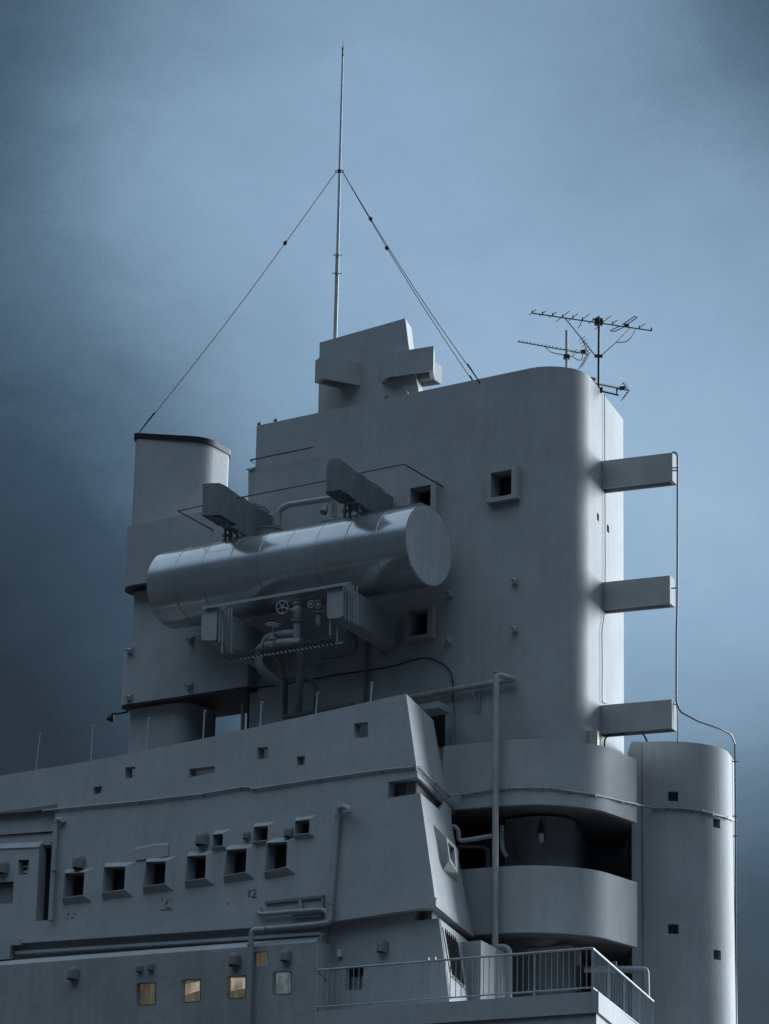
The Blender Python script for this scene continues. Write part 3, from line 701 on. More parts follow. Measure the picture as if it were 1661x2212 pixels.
m.build('grating','frame',WK,0)
for (x,ya,yb,dd) in ((250,345,668,-1.70),(280,350,640,-1.90),(300,340,690,-2.10),(320,335,705,-2.00),(1048,420,540,-1.70),(1100,455,585,-2.00)):
    a_,c2_=P3('b1',(x,ya),dd),P3('b1',(x-1,yb),dd); m=MB(); m.prism([a_,a_+e*.05,a_+e*.05-n*.015,a_+e*.015-n*.015,a_+e*.015-n*.06,a_-n*.06],c2_-a_); m.build('angle_post','galv',WK,0)
for (x,dd) in ((1160,-1.75),(1185,-1.85),(1200,-1.95),(1218,-2.05),(1245,-2.15)):
    a_,c2_=P3('b1',(x,150+(x-1160)*.3),dd),P3('b1',(x-2,420+(x-1160)*.5),dd); m=MB(); m.prism([a_,a_+e*.05,a_+e*.05-n*.015,a_+e*.015-n*.015,a_+e*.015-n*.06,a_-n*.06],c2_-a_); m.build('angle_post','galv',WK,0)
for (x,dd) in ((232,-1.65),(262,-1.75)):
    a_,c2_=P3('b1',(x,322),dd),P3('b1',(x-4,590),dd); m=MB(); m.prism([a_,a_+e*.05,a_+e*.05-n*.015,a_+e*.015-n*.015,a_+e*.015-n*.06,a_-n*.06],c2_-a_); m.build('angle_post','galv',WK,0)
# ------------------------------------------------------------------ valves
def wheel(parent,c,axis,R,r=.016,spokes=5):
    m=MB(); m.torus(c,axis,R,r,28,8); axis=axis.normalized(); x=axis.cross(UP if abs(axis.z)<.9 else V((1,0,0))).normalized(); y=axis.cross(x)
    for i in range(spokes):
        t=2*math.pi*i/spokes+.3; m.tube([c,c+(x*math.cos(t)+y*math.sin(t))*R],r*.8,6)
    m.lathe(c-axis*.03,axis,[(0,.035),(.06,.03)],12)
    return m.build('handwheel','wheel',parent,35)
def flange(m,c,ax,r,w=.04):
    m.lathe(c-ax*w/2,ax,[(0,r),(w,r)],20)
    return m
dv=-3.6
va=thing('gate_valve','large valve with its spoked handwheel facing out under the tank, left of the small valve','valve',P3('b1',(815,440),dv))
cA_=P3('b1',(700,330),-3.1); cb=P3('b1',(815,370),dv); ax=(cb-cA_).normalized()
wheel(va,cA_,(n*.75+e*.1-UP*.05),.215)
m=MB(); m.tube([cA_,cb],.03,8); m.lathe(cA_.lerp(cb,.45),ax,[(0,.05),(.12,.08),(.2,.12),(.25,.12)],16); m.build('stem','pipe',va)
m=MB(); cpos=P3('b1',(812,360),dv); m.lathe(cpos-UP*.25,UP,[(0,.13),(.1,.15),(.22,.19),(.34,.17),(.46,.11),(.5,.14),(.55,.14)],20); flange(m,P3('b1',(810,432),dv),UP,.21); flange(m,P3('b1',(812,308),dv),UP,.17); m.build('valve_body','pipe',va,35)
vb=thing('gate_valve','small valve with a small handwheel beside the right tank support','valve',P3('b1',(970,380),dv))
cB_=P3('b1',(910,307),-3.2); cb=P3('b1',(975,320),dv); wheel(vb,cB_,(n*.75+e*.1),.115,.012,4)
m=MB(); m.tube([cB_,cb],.02,8); m.build('stem','pipe',vb)
m=MB(); m.lathe(P3('b1',(968,345),dv),UP,[(0,.09),(.12,.12),(.2,.09),(.24,.13),(.28,.13)],18); flange(m,P3('b1',(970,370),dv),UP,.15); m.build('valve_body','pipe',vb,35)
vc=thing('gate_valve','low valve with a horizontal handwheel over the walkway','valve',P3('b1',(625,600),dv+.1))
cC=P3('b1',(631,460),dv+.1); wheel(vc,cC,UP,.25,.018)
m=MB(); m.tube([cC+UP*.06,cC-UP*.35],.022,8); m.lathe(cC-UP*.75,UP,[(0,.12),(.12,.14),(.2,.1),(.25,.16),(.29,.16),(.33,.07),(.45,.05),(.5,.05)],18); m.build('valve_body','pipe',vc,35)
for zz_,r_ in ((575,.17),):
    m=MB(); c_=P3('b1',(572,610),dv); m.lathe(c_,e,[(0,.2),(.05,.2)],20); c_=P3('b1',(655,595),dv); m.lathe(c_,e,[(0,.2),(.05,.2)],20); m.build('flange','pipe',vc,35)
def pipe(name,pts,r,mat,label,cat='pipe',bend=.18,seg=12,group=None,joints=(),extra=None):
    p=rbend(pts,bend) if bend and len(pts)>2 else [V(q) for q in pts]
    if not joints and not extra:
        o=MB().tube(p,r,seg).build(name,mat,None,40,loc=pts[-1]); tag(o,label,cat,group); return o
    t=thing(name,label,cat,pts[-1],group); MB().tube(p,r,seg).build('pipe_run',mat,t,40)
    for (a,ax_,rr) in joints: MB().lathe(a-ax_*.03,ax_,[(0,rr),(.06,rr)],16).build('collar',mat,t,30)
    if extra: extra(t)
    return t
pipe('drain_pipe',[P3('b1',(812,425),dv),P3('b1',(808,575),dv),P3('b1',(840,700),-4.2),P3('b1',(815,1115),-5.4)],.125,'pipe','thick vertical pipe dropping from the large valve',bend=.1)
pipe('elbow_pipe',[P3('b1',(968,385),dv),P3('b1',(966,470),dv),P3('b1',(1005,505),dv-.5)],.085,'pipe','short elbow pipe under the small valve',bend=.15)
pipe('elbow_pipe',[P3('b1',(800,520),dv-.1),P3('b1',(680,530),dv-.1),P3('b1',(580,560),dv-.1),P3('b1',(565,620),dv-.1)],.13,'pipe','curved pipe behind the low valve',bend=.25)
pipe('elbow_pipe',[P3('b1',(840,590),dv),P3('b1',(720,590),dv),P3('b1',(580,615),dv),P3('b1',(528,640),dv),P3('b1',(525,780),dv),P3('b1',(690,900),dv-.8)],.15,'pipe','big bent pipe sweeping under the walkway',bend=.3)
pipe('vertical_pipe',[P3('b1',(640,720),-4.8),P3('b1',(690,760),-4.9),P3('b1',(722,880),-5.),P3('b1',(718,1125),-5.2),],.09,'oldpipe','left brown-grey riser pipe rising from the terrace')
pipe('terrace_pipe',[P3('b1',(705,1140),-5.1),P3('b1',(800,1132),-5.1),P3('b1',(1220,1050),-5.1)],.09,'oldpipe','long pipe lying along the terrace behind the parapet',bend=.05)
pipe('vertical_pipe',[P3('b1',(700,850),-4.9),P3('b1',(820,850),-5.),P3('b1',(880,855),-5.2),P3('b1',(950,890),-5.3),P3('b1',(943,1115),-5.4)],.07,'oldpipe','thin bent riser pipe right of the thick one',bend=.2)
pipe('elbow_pipe',[P3('b1',(1000,690),-5.2),P3('b1',(1160,675),-5.2),P3('b1',(1225,650),-5.2),P3('b1',(1235,560),-5.2),P3('b1',(1180,500),-5.0)],.13,'inner','dark insulated loop pipe under the right support',bend=.3)
pipe('vertical_pipe',[P3('z3',(1186,405),DT+.2),P3('z3',(1173,672),DT+.2)],.06,'oldpipe','thin straight pipe under the lower right support',bend=0)
pipe('vertical_pipe',[P3('z3',(662,515),DT+.35),P3('z3',(654,800),DT+.35)],.04,'rim','dark thin pipe at the tower left edge',bend=0)
pipe('vertical_pipe',[P3('z3',(634,680),DT+.3),P3('z3',(631,800),DT+.3)],.07,'oldpipe','short pipe beside the gap of sky under the belt',bend=0)
# pipe above tank
pipe('outlet_pipe',[P3('z1',(790,1000),-4.35),P3('z1',(790,935),-4.35),P3('z1',(830,908),-4.4),P3('z1',(1035,877),-4.4)],.1,'pipe','pipe rising from the tank top and running to the right support',bend=.12)
pipe('outlet_pipe',[P3('z1',(1040,880),-4.7),P3('z1',(1038,960),-4.7)],.1,'pipe','short stub pipe behind the tank top',bend=0)
f=thing('wall_spotlight','small round spotlight above the tank between the supports','lamp',P3('z1',(998,935),-5.))
c_=P3('z1',(1003,912),-5.); MB().lathe(c_,(n*.5-UP*.8),[(0,.05),(.1,.09),(.25,.12),(.32,.12)],18).build('lamp_body','hood',f); MB().lathe(c_+(n*.5-UP*.8).normalized()*.325,(n*.5-UP*.8),[(0,.1),(.01,.1)],18).build('lens','brassy',f); MB().tube([c_+UP*.25-n*.2,c_],.03,8).build('bracket','hood',f)
# ------------------------------------------------------------------ thin guard rails round the supports
zC=FP(Q('z1',(1518,827)),DT).z
def rod(name,pts,r,label,mat='frame'): 
    o=MB().tube(rbend(pts,.05,3) if len(pts)>2 else pts,r,8).build(name,mat,None,40,loc=pts[0]); return tag(o,label,'guard rail')
rod('guard_rail',[hz(Q('z1',q),zC) for q in ((1145,768),(1345,727),(1518,827))],.025,'thin bent guard rail right of the upper right support')
zA=FP(Q('z1',(498,1018)),-5.3).z
rod('guard_rail',[hz(Q('z1',q),zA) for q in ((455,910),(345,935),(498,1018))],.025,'thin bent guard rail left of the upper left support')
a=P3('z1',(605,878),-3.3); rod('guard_rail',[a,P3('z1',(998,801),-3.3)],.025,'thin straight guard rail between the two upper supports')
rod('guard_rail',[P3('z1',(685,722),DT-.3),P3('z1',(665,709),DT+.3),P3('z1',(940,652),DT+.3)],.03,'short rail on brackets high on the tower wall')
rod('guard_rail',[P3('z1',(702,917),-4.6),P3('z1',(725,917),-4.6),P3('z1',(752,938),-4.6),P3('z1',(735,945),-4.6)],.02,'small bent rod beside the tank manhole')
# ------------------------------------------------------------------ wall anchors
def anchor(q,surf,nv,lab,s=.16):
    c=surf(q); t=thing('wall_anchor',lab,'wall anchor',c,'pyramid wall anchors with rings')
    rt=V((-nv.y,nv.x,0)).normalized(); m=MB(); b4=[c-rt*s-UP*s,c+rt*s-UP*s,c+rt*s+UP*s,c-rt*s+UP*s]; ap=[c+nv*.14+(p-c)*.25 for p in b4]
    for i in range(4): j=(i+1)%4; m.face(b4[i],b4[j],ap[j],ap[i])
    m.face(*ap); m.face(*b4); m.build('base_plate','pipe',t,0)
    MB().torus(c+nv*.19-UP*.03,(nv+rt*.2),.085,.022,18,8).build('ring','galv',t,40)
    MB().tube([c+nv*.08,c+nv*.2],.03,8).build('stud','galv',t,40)
B2=lambda q: FP(q,-5.49)
labs=[((282,1407),B2,'anchor at the top left corner of the lower belt'),((413.5,1383),B2,'anchor on the belt under the left end of the tank'),((281,1508),B2,'anchor at the bottom left corner of the lower belt'),((411,1484),B2,'anchor low on the belt near its dark lower edge'),
 ((972,1283),TF,'anchor just below the right end of the tank'),((969.6,1384.5),TF,'anchor beside the lower framed window'),((828,1410),TF,'anchor under the lower right support'),((692,1437),TF,'anchor in the dark behind the thick pipe'),((557,1459),TF,'anchor left of the valves below the walkway'),
 ((1113.5,1256),TF,'upper anchor in the middle of the plain tower wall'),((1113.5,1360),TF,'lower anchor in the middle of the plain tower wall')]
for q,s_,lb in labs: anchor(q,s_,n,'ringed pyramid '+lb,.13)
# ------------------------------------------------------------------ vent hoods
def hood(q,surf,nv,w,lab,hang=.9):
    c=surf(q); rt=V((-nv.y,nv.x,0)).normalized()
    if rt.x<0: rt=-rt
    t=thing('vent_hood',lab,'vent hood',c,'vent hoods on the walls'); h=w*hang; d=w*.75
    r=w/2; K=12; lev=[(-h*.45,1.),(h*.35,1.),(h*.55,.93),(h*.7,.72),(h*.78,.4)]; vs=[]
    for z_,f_ in lev:
        for k in range(K+1): a=math.pi*k/K; vs.append(c+rt*math.cos(a)*r*f_+nv*(.02+math.sin(a)*d*f_)+UP*(z_+(.0 if z_>0 else math.sin(a)*h*.12)))
    m=MB(); L_=len(lev); m.add(vs,[[i*(K+1)+k,i*(K+1)+k+1,(i+1)*(K+1)+k+1,(i+1)*(K+1)+k] for i in range(L_-1) for k in range(K)]+[[(L_-1)*(K+1)+k for k in range(K+1)]])
    m.build('cowl','hood',t,50)
    m=MB(); m.face(*[c+rt*math.cos(math.pi*k/K)*r*.96+nv*(.02+math.sin(math.pi*k/K)*d*.96)+UP*(-h*.36+math.sin(math.pi*k/K)*h*.12) for k in range(K+1)]); m.build('opening_shade','black',t,0)  # black face painted in for the shade inside the cowl
hl=[(Q('a1',(358,508)),FA,.5,'broad vent hood above the leftmost splayed window'),(Q('a1',(903,405)),FA,.5,'broad vent hood left of the smallest upper window'),(Q('a1',(1097,384)),FA,.28,'small vent hood between the first two upper windows'),
 (Q('a1',(1284,372)),FA,.36,'vent hood between the last two upper windows'),(Q('c1',(45,1545)),FA,.5,'broad vent hood on the left bay near the picture edge'),
 (Q('a1',(333,1000)),S2,.46,'lone vent hood on the lower wall left of the lit windows'),(Q('a1',(623,972)),S2,.28,'left one of the pair of small vent hoods over the amber window'),(Q('a1',(672,965)),S2,.28,'right one of the pair of small vent hoods over the amber window'),
 (Q('a1',(1047,938)),S2,.46,'vent hood above the window half hidden by the downpipe'),(Q('a1',(1273,920)),S2,.4,'vent hood above the window with the pale curtain'),
 (Q('a2',(430,888)),DC,.42,'vent hood on the wall behind the deck railing')]
for q,s_,w_,lb in hl: hood(q,s_,n,w_*.8,lb)
# wall lamp
c_=DC(Q('a2',(209,912))); t=thing('wall_lamp','small white box lamp on the wall above the deck railing','lamp',c_)
MB().box(c_+n*.06,e*.06,n*.05,UP*.1).build('lamp_body','white',t,0); MB().box(c_+n*.05-UP*.13,e*.05,n*.04,UP*.03).build('lamp_shade','hood',t,0)
# ------------------------------------------------------------------ facade pipes
def on(surf,zn,pts,o): return [surf(Q(zn,q),o) for q in pts]
p1=[FA(Q('a1',(1546,278)),.42),FA(Q('a1',(1545,258)),.42),FA(Q('a1',(1520,250)),.2),FA(Q('a1',(1500,262)),.14),FA(Q('a1',(1494,330)),.14),FA(Q('a1',(1465,690)),.14),FA(Q('a1',(1462,765)),.16),FA(Q('a1',(1390,775)),.3),S2(Q('a1',(1160,795)),.0)]
jn=[(FA(Q('a1',q),.14),UP,.105) for q in ((1495,290),(1466,680),(1464,705))]
pipe('downpipe',p1,.085,'pipe','tall grey downpipe with a hooked open top on the battered facade',bend=.14,joints=jn)
pipe('downpipe',[S2(Q('a1',(1175,795)),.05),S2(Q('a1',(1117,797)),.18),S2(Q('a1',(1113,840)),.18),S2(Q('a1',(1098,1300)),.18)],.09,'pipe','straight downpipe passing in front of the lit windows',bend=.12,joints=[(S2(Q('a1',(1110,862)),.18),UP,.11)])
pipe('branch_pipe',[FA(Q('a1',(1146,695)),.1),FA(Q('a1',(1146,728)),.14),FA(Q('a1',(1190,726)),.14),FA(Q('a1',(1300,716)),.14),FA(Q('a1',(1430,708)),.14),FA(Q('a1',(1452,722)),.14),FA(Q('a1',(1453,755)),.14)],.07,'pipe','short branch pipe with raised ends beside the tall downpipe',bend=.1)
pipe('pipe_stub',[FA(Q('a1',(1330,668)),.12),FA(Q('a1',(1331,712)),.12)],.055,'pipe','upright stub on the branch pipe',bend=0,seg=12)
m=MB(); fr_=[FA(q,.0) for q in Q('a1',(1180,672),(1440,642),(1440,655),(1180,684))]; m.prism(fr_,n*.08); m.prism([FA(q) for q in Q('a1',(1428,650),(1440,650),(1440,705),(1428,705))],n*.08); m.prism([FA(q) for q in Q('a1',(1300,732),(1430,722),(1430,738),(1300,748))],n*.1)
m.build('pipe_shelf','hood',B,0)
pipe('downpipe',[FA(Q('a1',(282,322)),.05),FA(Q('a1',(262,308)),.16),FA(Q('a1',(250,312)),.16),FA(Q('a1',(246,340)),.16),FA(Q('a1',(224,755)),.16)],.085,'pipe','downpipe at the edge of the left bay',bend=.1,joints=[(FA(Q('c1',(535,1550)),.16),UP,.1),(FA(Q('c1',(552,1078)),.16),UP,.1)])
pipe('thin_pipe',[FA(Q('c1',(430,1320)),-.9),FA(Q('c1',(393,2050)),-.9)],.035,'pipe','thin pipe standing in the dark slot of the left bay',bend=0)
# small pipe by deck left
pipe('thin_pipe',[FP(Q('a2',(128,812)),.7),FP(Q('a2',(106,818)),.75),FP(Q('a2',(100,945)),.75)],.045,'pipe','thin pipe at the right corner of the lower block',bend=.06)
# conduit along facade, prow and balconies
cond=[FA(q,.06) for q in Q('D',(92,1751),(122,1748),(302,1731),(439,1715),(520,1701),(535,1700),(548,1704.5),(690,1683),(825.6,1663.5),(893,1657))]
cond+=[SA(q,.07) for q in Q('D',(908,1658),(919,1671),(940,1692),(969,1719))]
cx_=[(1000,1717),(1030,1712),(1064,1706),(1101.6,1703),(1140,1702),(1172,1702),(1188,1702.5),(1226,1709),(1283,1717.7),(1340,1731),(1370,1737.5)]
cond+=[x for x in (BP.off(q,.06) for q in cx_) if x]
cond+=[x for x in (SP.off(q,.06) for q in [(1412,1746.5),(1441,1746),(1467,1747),(1492,1749),(1515,1753),(1536,1759),(1567.7,1766.7),(1580,1772)]) if x]
def clips(t):
    for i in range(1,len(cond)-1):
        a=cond[i]; MB().box(a-n*.03,e*.02,n*.045,UP*.05).build('clip','hood',t,0)
pipe('conduit',cond,.035,'pipe','long thin conduit wrapping the facade, the prow and the curved balconies',bend=.08,seg=8,extra=clips)
# cable on tower wall
cab=[TF(q,.05) for q in Q('z3',(664,612),(760,603),(870,585),(985,565),(1040,553),(1180,535),(1300,515),(1400,483),(1450,478),(1500,493),(1548,528),(1563,575),(1563,660),(1562,760),(1561,870))]
pipe('cable',cab,.022,'rim','dark cable sagging across the tower wall below the tank',cat='cable',bend=.3,seg=8)
# tall vertical pipe
PZ=BP.hit((1072,1650))
vp=lambda q,o=.32: pl(q,PZ[2]+BP.nrm(PZ[0])*o,BP.nrm(PZ[0]))
zh=TF((1108,1466),.2).z
tp0=TF(Q('c4',(330,332)),.2); tp1=TF(Q('c4',(1318,160)),.2); tp2=vp((1072,1449))
path=[tp0,tp1,V((tp2.x,tp2.y,tp1.z)),vp((1070.5,1700)),vp((1069,2040))]
jn=[(vp(Q('c4',q)),UP,.1) for q in ((1148,250),(1148,655),(1146,90),(1145,1060))]+[(TF(Q('c4',q),.2),e,.1) for q in ((710,255),(1080,190))]
pipe('standpipe',path,.1,'standpipe','long weathered standpipe in front of the curved balconies with an elbow at its top',bend=.12,joints=jn)
pipe('standpipe',[vp((1069,2036)),vp((1069,2046)),vp((1092,2046)),vp((1099.5,2054)),vp((1099,2160))],.1,'pipe','short lower pipe with an elbow beside the housing on the deck',bend=.14)
# bracket
m=MB(); a,b_,c_=[TF(Q('c4',q),o) for q,o in (((918,262),.3),((993,292),.05),((985,465),.05))]; m.tube([a,b_],.03,6); m.tube([b_,c_],.03,6); m.tube([a,c_],.03,6); o=m.build('pipe_bracket','galv',None,30,loc=b_); tag(o,'small triangular steel bracket under the long horizontal pipe','bracket')
pipe('thin_pipe',[TF(Q('c4',(738,385)),.08),TF(Q('c4',(738,790)),.08)],.03,'pipe','thin pipe beside the canopy on the tower wall',bend=0)
# pipes in the balcony openings
dI=lambda q,yy: (lambda d: CAM+d*(yy/d.y))(ray(q))
pipe('balcony_pipe',[dI(Q('c2',q),91.6) for q in ((30,375),(75,355),(118,385),(125,430),(125,490),(180,490),(330,465),(450,445))],.075,'pipe','pipe with a double bend in the upper balcony opening',bend=.12)
pipe('balcony_pipe',[dI(Q('c2',q),93) for q in ((110,545),(350,550),(395,570),(398,760))],.07,'oldpipe','dim pipe deeper in the upper balcony opening',bend=.12)
pipe('flex_duct',[dI(Q('c2',q),92.3) for q in ((527,350),(525,520),(540,600),(575,640))],.075,'galv','silver flexible duct hanging beside the standpipe',bend=.2)
o=pipe('balcony_lamp',[dI(Q('c2',(888,320)),92.0),dI(Q('c2',(886,400)),92.0)],.05,'hood','',bend=0) ; bpy.data.objects.remove(o)
hC=CPt.hit(Q('c2',(888,430))); pc=hC[2]+CPt.nrm(hC[0])*.12
t=thing('balcony_lamp','small bulkhead lamp on the round drum above the lower curved parapet','lamp',pc); MB().lathe(pc,UP,[(0,.09),(.16,.11),(.2,.05),(.42,.04)],16).build('lamp_cap','rim',t); MB().lathe(pc-UP*.3,UP,[(0,.04),(.05,.075),(.29,.085)],16).build('lamp_shade','white',t)
pipe('balcony_pipe',[dI(Q('c2',q),92.6) for q in ((760,1500),(900,1490),(1150,1460),(1190,1480),(1215,1520),(1225,1640))],.09,'inner','thick dim duct under the lower balcony',bend=.2)
pipe('balcony_pipe',[dI(Q('a3',q),93.2) for q in ((230,1838),(420,1838),(650,1842),(655,1870),(658,2040))],.11,'pipe','horizontal pipe with elbow beside the round stair tower',bend=.12)
pipe('pipe_stub',[dI(Q('a3',(437,1785)),93.1),dI(Q('a3',(437,1835)),93.1)],.09,'oldpipe','upright stub on the pipe beside the stair tower',bend=0)
# ------------------------------------------------------------------ right-hand drain pipe and cables
zbm=pl((1452,977.5),TPo.hit((1300,991))[2],V((eb.y,-eb.x,0)))
pY=zbm.y+.1; dp=lambda q,dy=0.: dI(q,pY+dy)
l1=[dp((1452,977.5)),dp((1459,977)),dp((1463,983)),dp((1463.5,1028)),dp((1462.8,1296)),dp((1461,1380)),dp((1460.7,1517)),dp((1469,1537)),dp((1507,1557.5),.6),dp((1555,1574),1.4),dp((1579,1586),2)]
q1=SP.off((1583,1660),.1)
yq=q1.y if q1 else 97
l1+=[dI((1587,1606),yq),dI((1588,1728),yq),dI((1588.5,1900),yq),dI((1590,2240),yq)]
def clips2(t):
    for q in ((1462.5,1010),(1462.5,1016),(1461.5,1270),(1461.5,1521)): a=dp(q); MB().box(a-eb*.06,eb*.12,n*.02,UP*.02).build('clip','galv',t,0)
    for q in ((1584,1645),(1584,1763),(1584,1806),(1584,2071)): a=dI(q,yq); MB().box(a-eb*.0,V((.16,0,0)),V((0,.02,0)),UP*.02).build('clip','galv',t,0)
pipe('drain_line',l1,.032,'hood','long dark thin drain line running down the beam ends and the stair tower edge',bend=.12,seg=8,extra=clips2)
cb_=[TPo.off(q,.05) for q in ((1302,852),(1303,960),(1303.5,1100),(1304,1215),(1303,1317.6),(1296.5,1365),(1297.5,1430),(1297,1514),(1302,1519),(1308,1520))]
pipe('cable',[x for x in cb_ if x],.014,'rim','thin dark cable hanging down the bright tower edge behind the beams',cat='cable',bend=.1,seg=6)
pipe('cable',[dp((1461,1522)),dp((1463.5,1560)),dp((1463,1604))],.012,'rim','short thin cable from the lowest beam to the stair tower',cat='cable',bend=.1,seg=6)
h=TPo.hit((1306,1600))[2]; yb=h.y-.4
pipe('cable',[dI(Q('z4',q),yb) for q in ((920,890),(921,850),(945,828),(1000,824),(1080,818),(1100,835),(1112,862))],.03,'rim','dark cable looped beneath the lowest beam',cat='cable',bend=.2,seg=6)
hb=TPo.hit((1272,1600)); c_=hb[2]+TPo.nrm(hb[0])*.15
t=thing('junction_box','small beige box low on the bright rounded tower corner','box',c_); rt=V((-TPo.nrm(hb[0]).y,TPo.nrm(hb[0]).x,0)); MB().box(c_,rt*.12,TPo.nrm(hb[0])*.14,UP*.3).build('box_body','beige',t,0); MB().box(c_+TPo.nrm(hb[0])*.145,rt*.1,TPo.nrm(hb[0])*.01,UP*.27).build('box_cover','beige',t,0)
# ------------------------------------------------------------------ hooked rods on the parapet
rods=[((913,155),(895,440),'c1','hooked steel rod on the parapet in front of the dark sky, second from the left'),((393,240),(350,560),'c1','faint leftmost hooked rod on the parapet'),
 ((215,757),(205,890),'z3','hooked rod in front of the round shaft under the belt, left of the next'),((463,725),(456,842),'z3','hooked rod just left of the gap of sky'),
 ((715,687),(708,785),'z3','hooked rod right of the gap of sky'),((962,644),(955,730),'z3','hooked rod in front of the thin bent riser'),((1203,600),(1197,672),'z3','rightmost hooked rod on the parapet')]
for tq,bq_,zn,lb in rods:
    a=FA(Q(zn,bq_),-.18); b_=FA(Q(zn,tq),-.18); a=a-UP*.15
    t=thing('hooked_rod',lb,'steel rod',a,'hooked rods along the parapet'); MB().tube([a,b_],.022,8).build('rod','galv',t,40); MB().torus(b_+UP*.05,n,.05,.016,14,6).build('hook','galv',t,40)
# studs on the roof edge
for q,lb in ((Q('a4',(720,690)),'tiny bolt fitting on the roof edge under the right roof wing'),(Q('a4',(880,650)),'tiny fitting on the roof edge right of the other bolt'),(Q('z1',(706,555)),'small fitting at the left end of the tower roof edge'),(Q('z1',(778,540)),'small fitting near the left end of the tower roof edge')):
    c_=TF(q,-.2); c_.z=max(c_.z,ztt); MB_=MB(); MB_.lathe(V((c_.x,c_.y,ztt-.02)),UP,[(0,.03),(.12,.03),(.12,.08),(.17,.08),(.17,.03),(.24,.02)],12); tag(MB_.build('roof_fitting','hood',None,30),lb,'roof fitting')
# floodlight at the left
c_=P3('c3',(12,1840),-5.6); t=thing('floodlight','small black floodlight on an arm at the left end of the lower belt','lamp',c_)
MB().lathe(P3('c3',(0,1838),-5.6),V((-.3,-.2,-1)),[(0,.05),(.08,.09),(.22,.14),(.25,.14)],18).build('lamp_shade','black',t); MB().tube([P3('c3',(0,1836),-5.6),P3('c3',(30,1838),-5.6),P3('c3',(95,1826),-5.7)],.035,8).build('arm','black',t)
# ------------------------------------------------------------------ railing
RL=thing('deck_railing','galvanised balustrade with thin upright bars round the deck at the lower right','railing',FP((980,2180),2.4))
rz=FP((1279.5,2048),2.4).z; rb=FP((1279.5,2133),2.4).z
c0_=FP((1279.5,2048),2.4); l0=FP((685,2101),2.4); l0.z=rz; rEnd=hz((1411,2163),rz); wd=(hz((718,2130),rz)-l0).normalized(); lE=l0+wd*2.25
P=lambda p,z:V((p.x,p.y,z))
for nm,a,b_ in (('top_rail',l0,c0_),('top_rail',c0_,rEnd),('top_rail',l0,lE)):
    MB().tube([a,b_],.032,8).build('top_rail','galv',RL,40); MB().tube([P(a,rb),P(b_,rb)],.022,8).build('bottom_rail','galv',RL,40)
prim=None
def upright(p,nm,r,z0,z1):
    o=MB().tube([P(p,z0),P(p,z1)],r,6).build(nm,'galv',RL,40); return o
for (a,b_,secs,per) in ((l0,c0_,5,9),(c0_,rEnd,4,9),(l0,lE,1,7)):
    for s_ in range(secs+1):
        if not (s_==0 and a is not l0) and not (a is l0 and b_ is lE and s_==0): upright(a.lerp(b_,s_/secs),'post',.03,dz-.02,rz)
        if s_<secs:
            for i in range(per): upright(a.lerp(b_,(s_+(i+1)/(per+1))/secs),'baluster',.0125,rb,rz)
for q in ((Q('a2',(655,950))),(Q('a2',(690,948)))): 
    a=FP(q,2.4); MB().box(V((a.x,a.y,rz+.05)),e*.025,n*.03,UP*.05).build('clamp','galv',RL,0)
# ------------------------------------------------------------------ mast and guy wires
Ym=98.5
mp_=lambda q: dI(q,Ym)
MT=thing('mast','tall slender lightning mast with a pointed tip rising from the roof head','mast',mp_((724,750)))
a,b_,c_=mp_((723.5,750)),mp_((729,548)),mp_((740.2,122))
MB().tube([a,b_],.068,14).build('lower_tube','galv',MT,40); MB().tube([b_-UP*.1,c_],.052,14,r2=.034).build('upper_tube','galv',MT,40)
t0,t1=c_,mp_((741,90)); MB().lathe(c_,(t1-t0),[(0,.036),(.12,.03),(.2,.022),(.26,.036),(.34,.036),(.36,.014),((t1-t0).length,.008)],12).build('tip','ant',MT,40)
for y in (551,590.5):
    x=729-(y-548)*.026; c2=mp_((x,y)); m=MB(); 
    for d in (V((1,0,0)),V((0,1,0))): m.tube([c2-d*.15,c2+d*.15],.014,6); m.box(c2+d*.14,V((.02,0,0)),V((0,.02,0)),UP*.02); m.box(c2-d*.14,V((.02,0,0)),V((0,.02,0)),UP*.02)
    m.lathe(c2-UP*.05,UP,[(0,.078),(.1,.078)],14); m.build('bolt_collar','galv',MT,30)
ca=mp_((733.3,370)); m=MB(); m.lathe(ca-UP*.06,UP,[(0,.06),(.12,.06)],14)
for d in (-1,1): m.torus(ca+V((.1*d,0,0)),V((0,1,0)),.045,.014,14,6)
m.build('wire_ring','ant',MT,30)
def wire(a,b_,ins,lb,attach=True):
    t=thing('guy_wire',lb,'guy wire',b_,'guy wires of the mast')
    sag=[a.lerp(b_,k/16)-UP*(.25*math.sin(math.pi*k/16)*(a-b_).length/14) for k in range(17)]
    MB().tube(sag,.013,6).build('wire','ant',t,40)
    k=ins; p=a.lerp(b_,k)-UP*(.25*math.sin(math.pi*k)*(a-b_).length/14); d=(b_-a).normalized()
    MB().lathe(p-d*.09,d,[(0,.02),(.03,.06),(.09,.075),(.15,.06),(.18,.02)],12).build('insulator','ant',t,40)
    MB().tube([b_-d*1.,b_],.022,6).build('turnbuckle','ant',t,40)
fl=V((-8.78,101.2,fz+.1))
wire(ca-V((.1,0,0)),fl,(515-370)/(935-370.),'left guy wire running from the mast to the corner of the funnel')
w1=TF((1036,826),.03); w2=TF((1043,805),-1.5); w2.z=ztt
wire(ca+V((.1,0,0)),w1,(471-370)/(826-370.),'guy wire ending on the face of the tower wall, with the higher insulator')
wire(ca+V((.1,.02,0)),w2,(516-370)/(808-370.),'guy wire ending behind the tower roof edge, with the lower insulator')
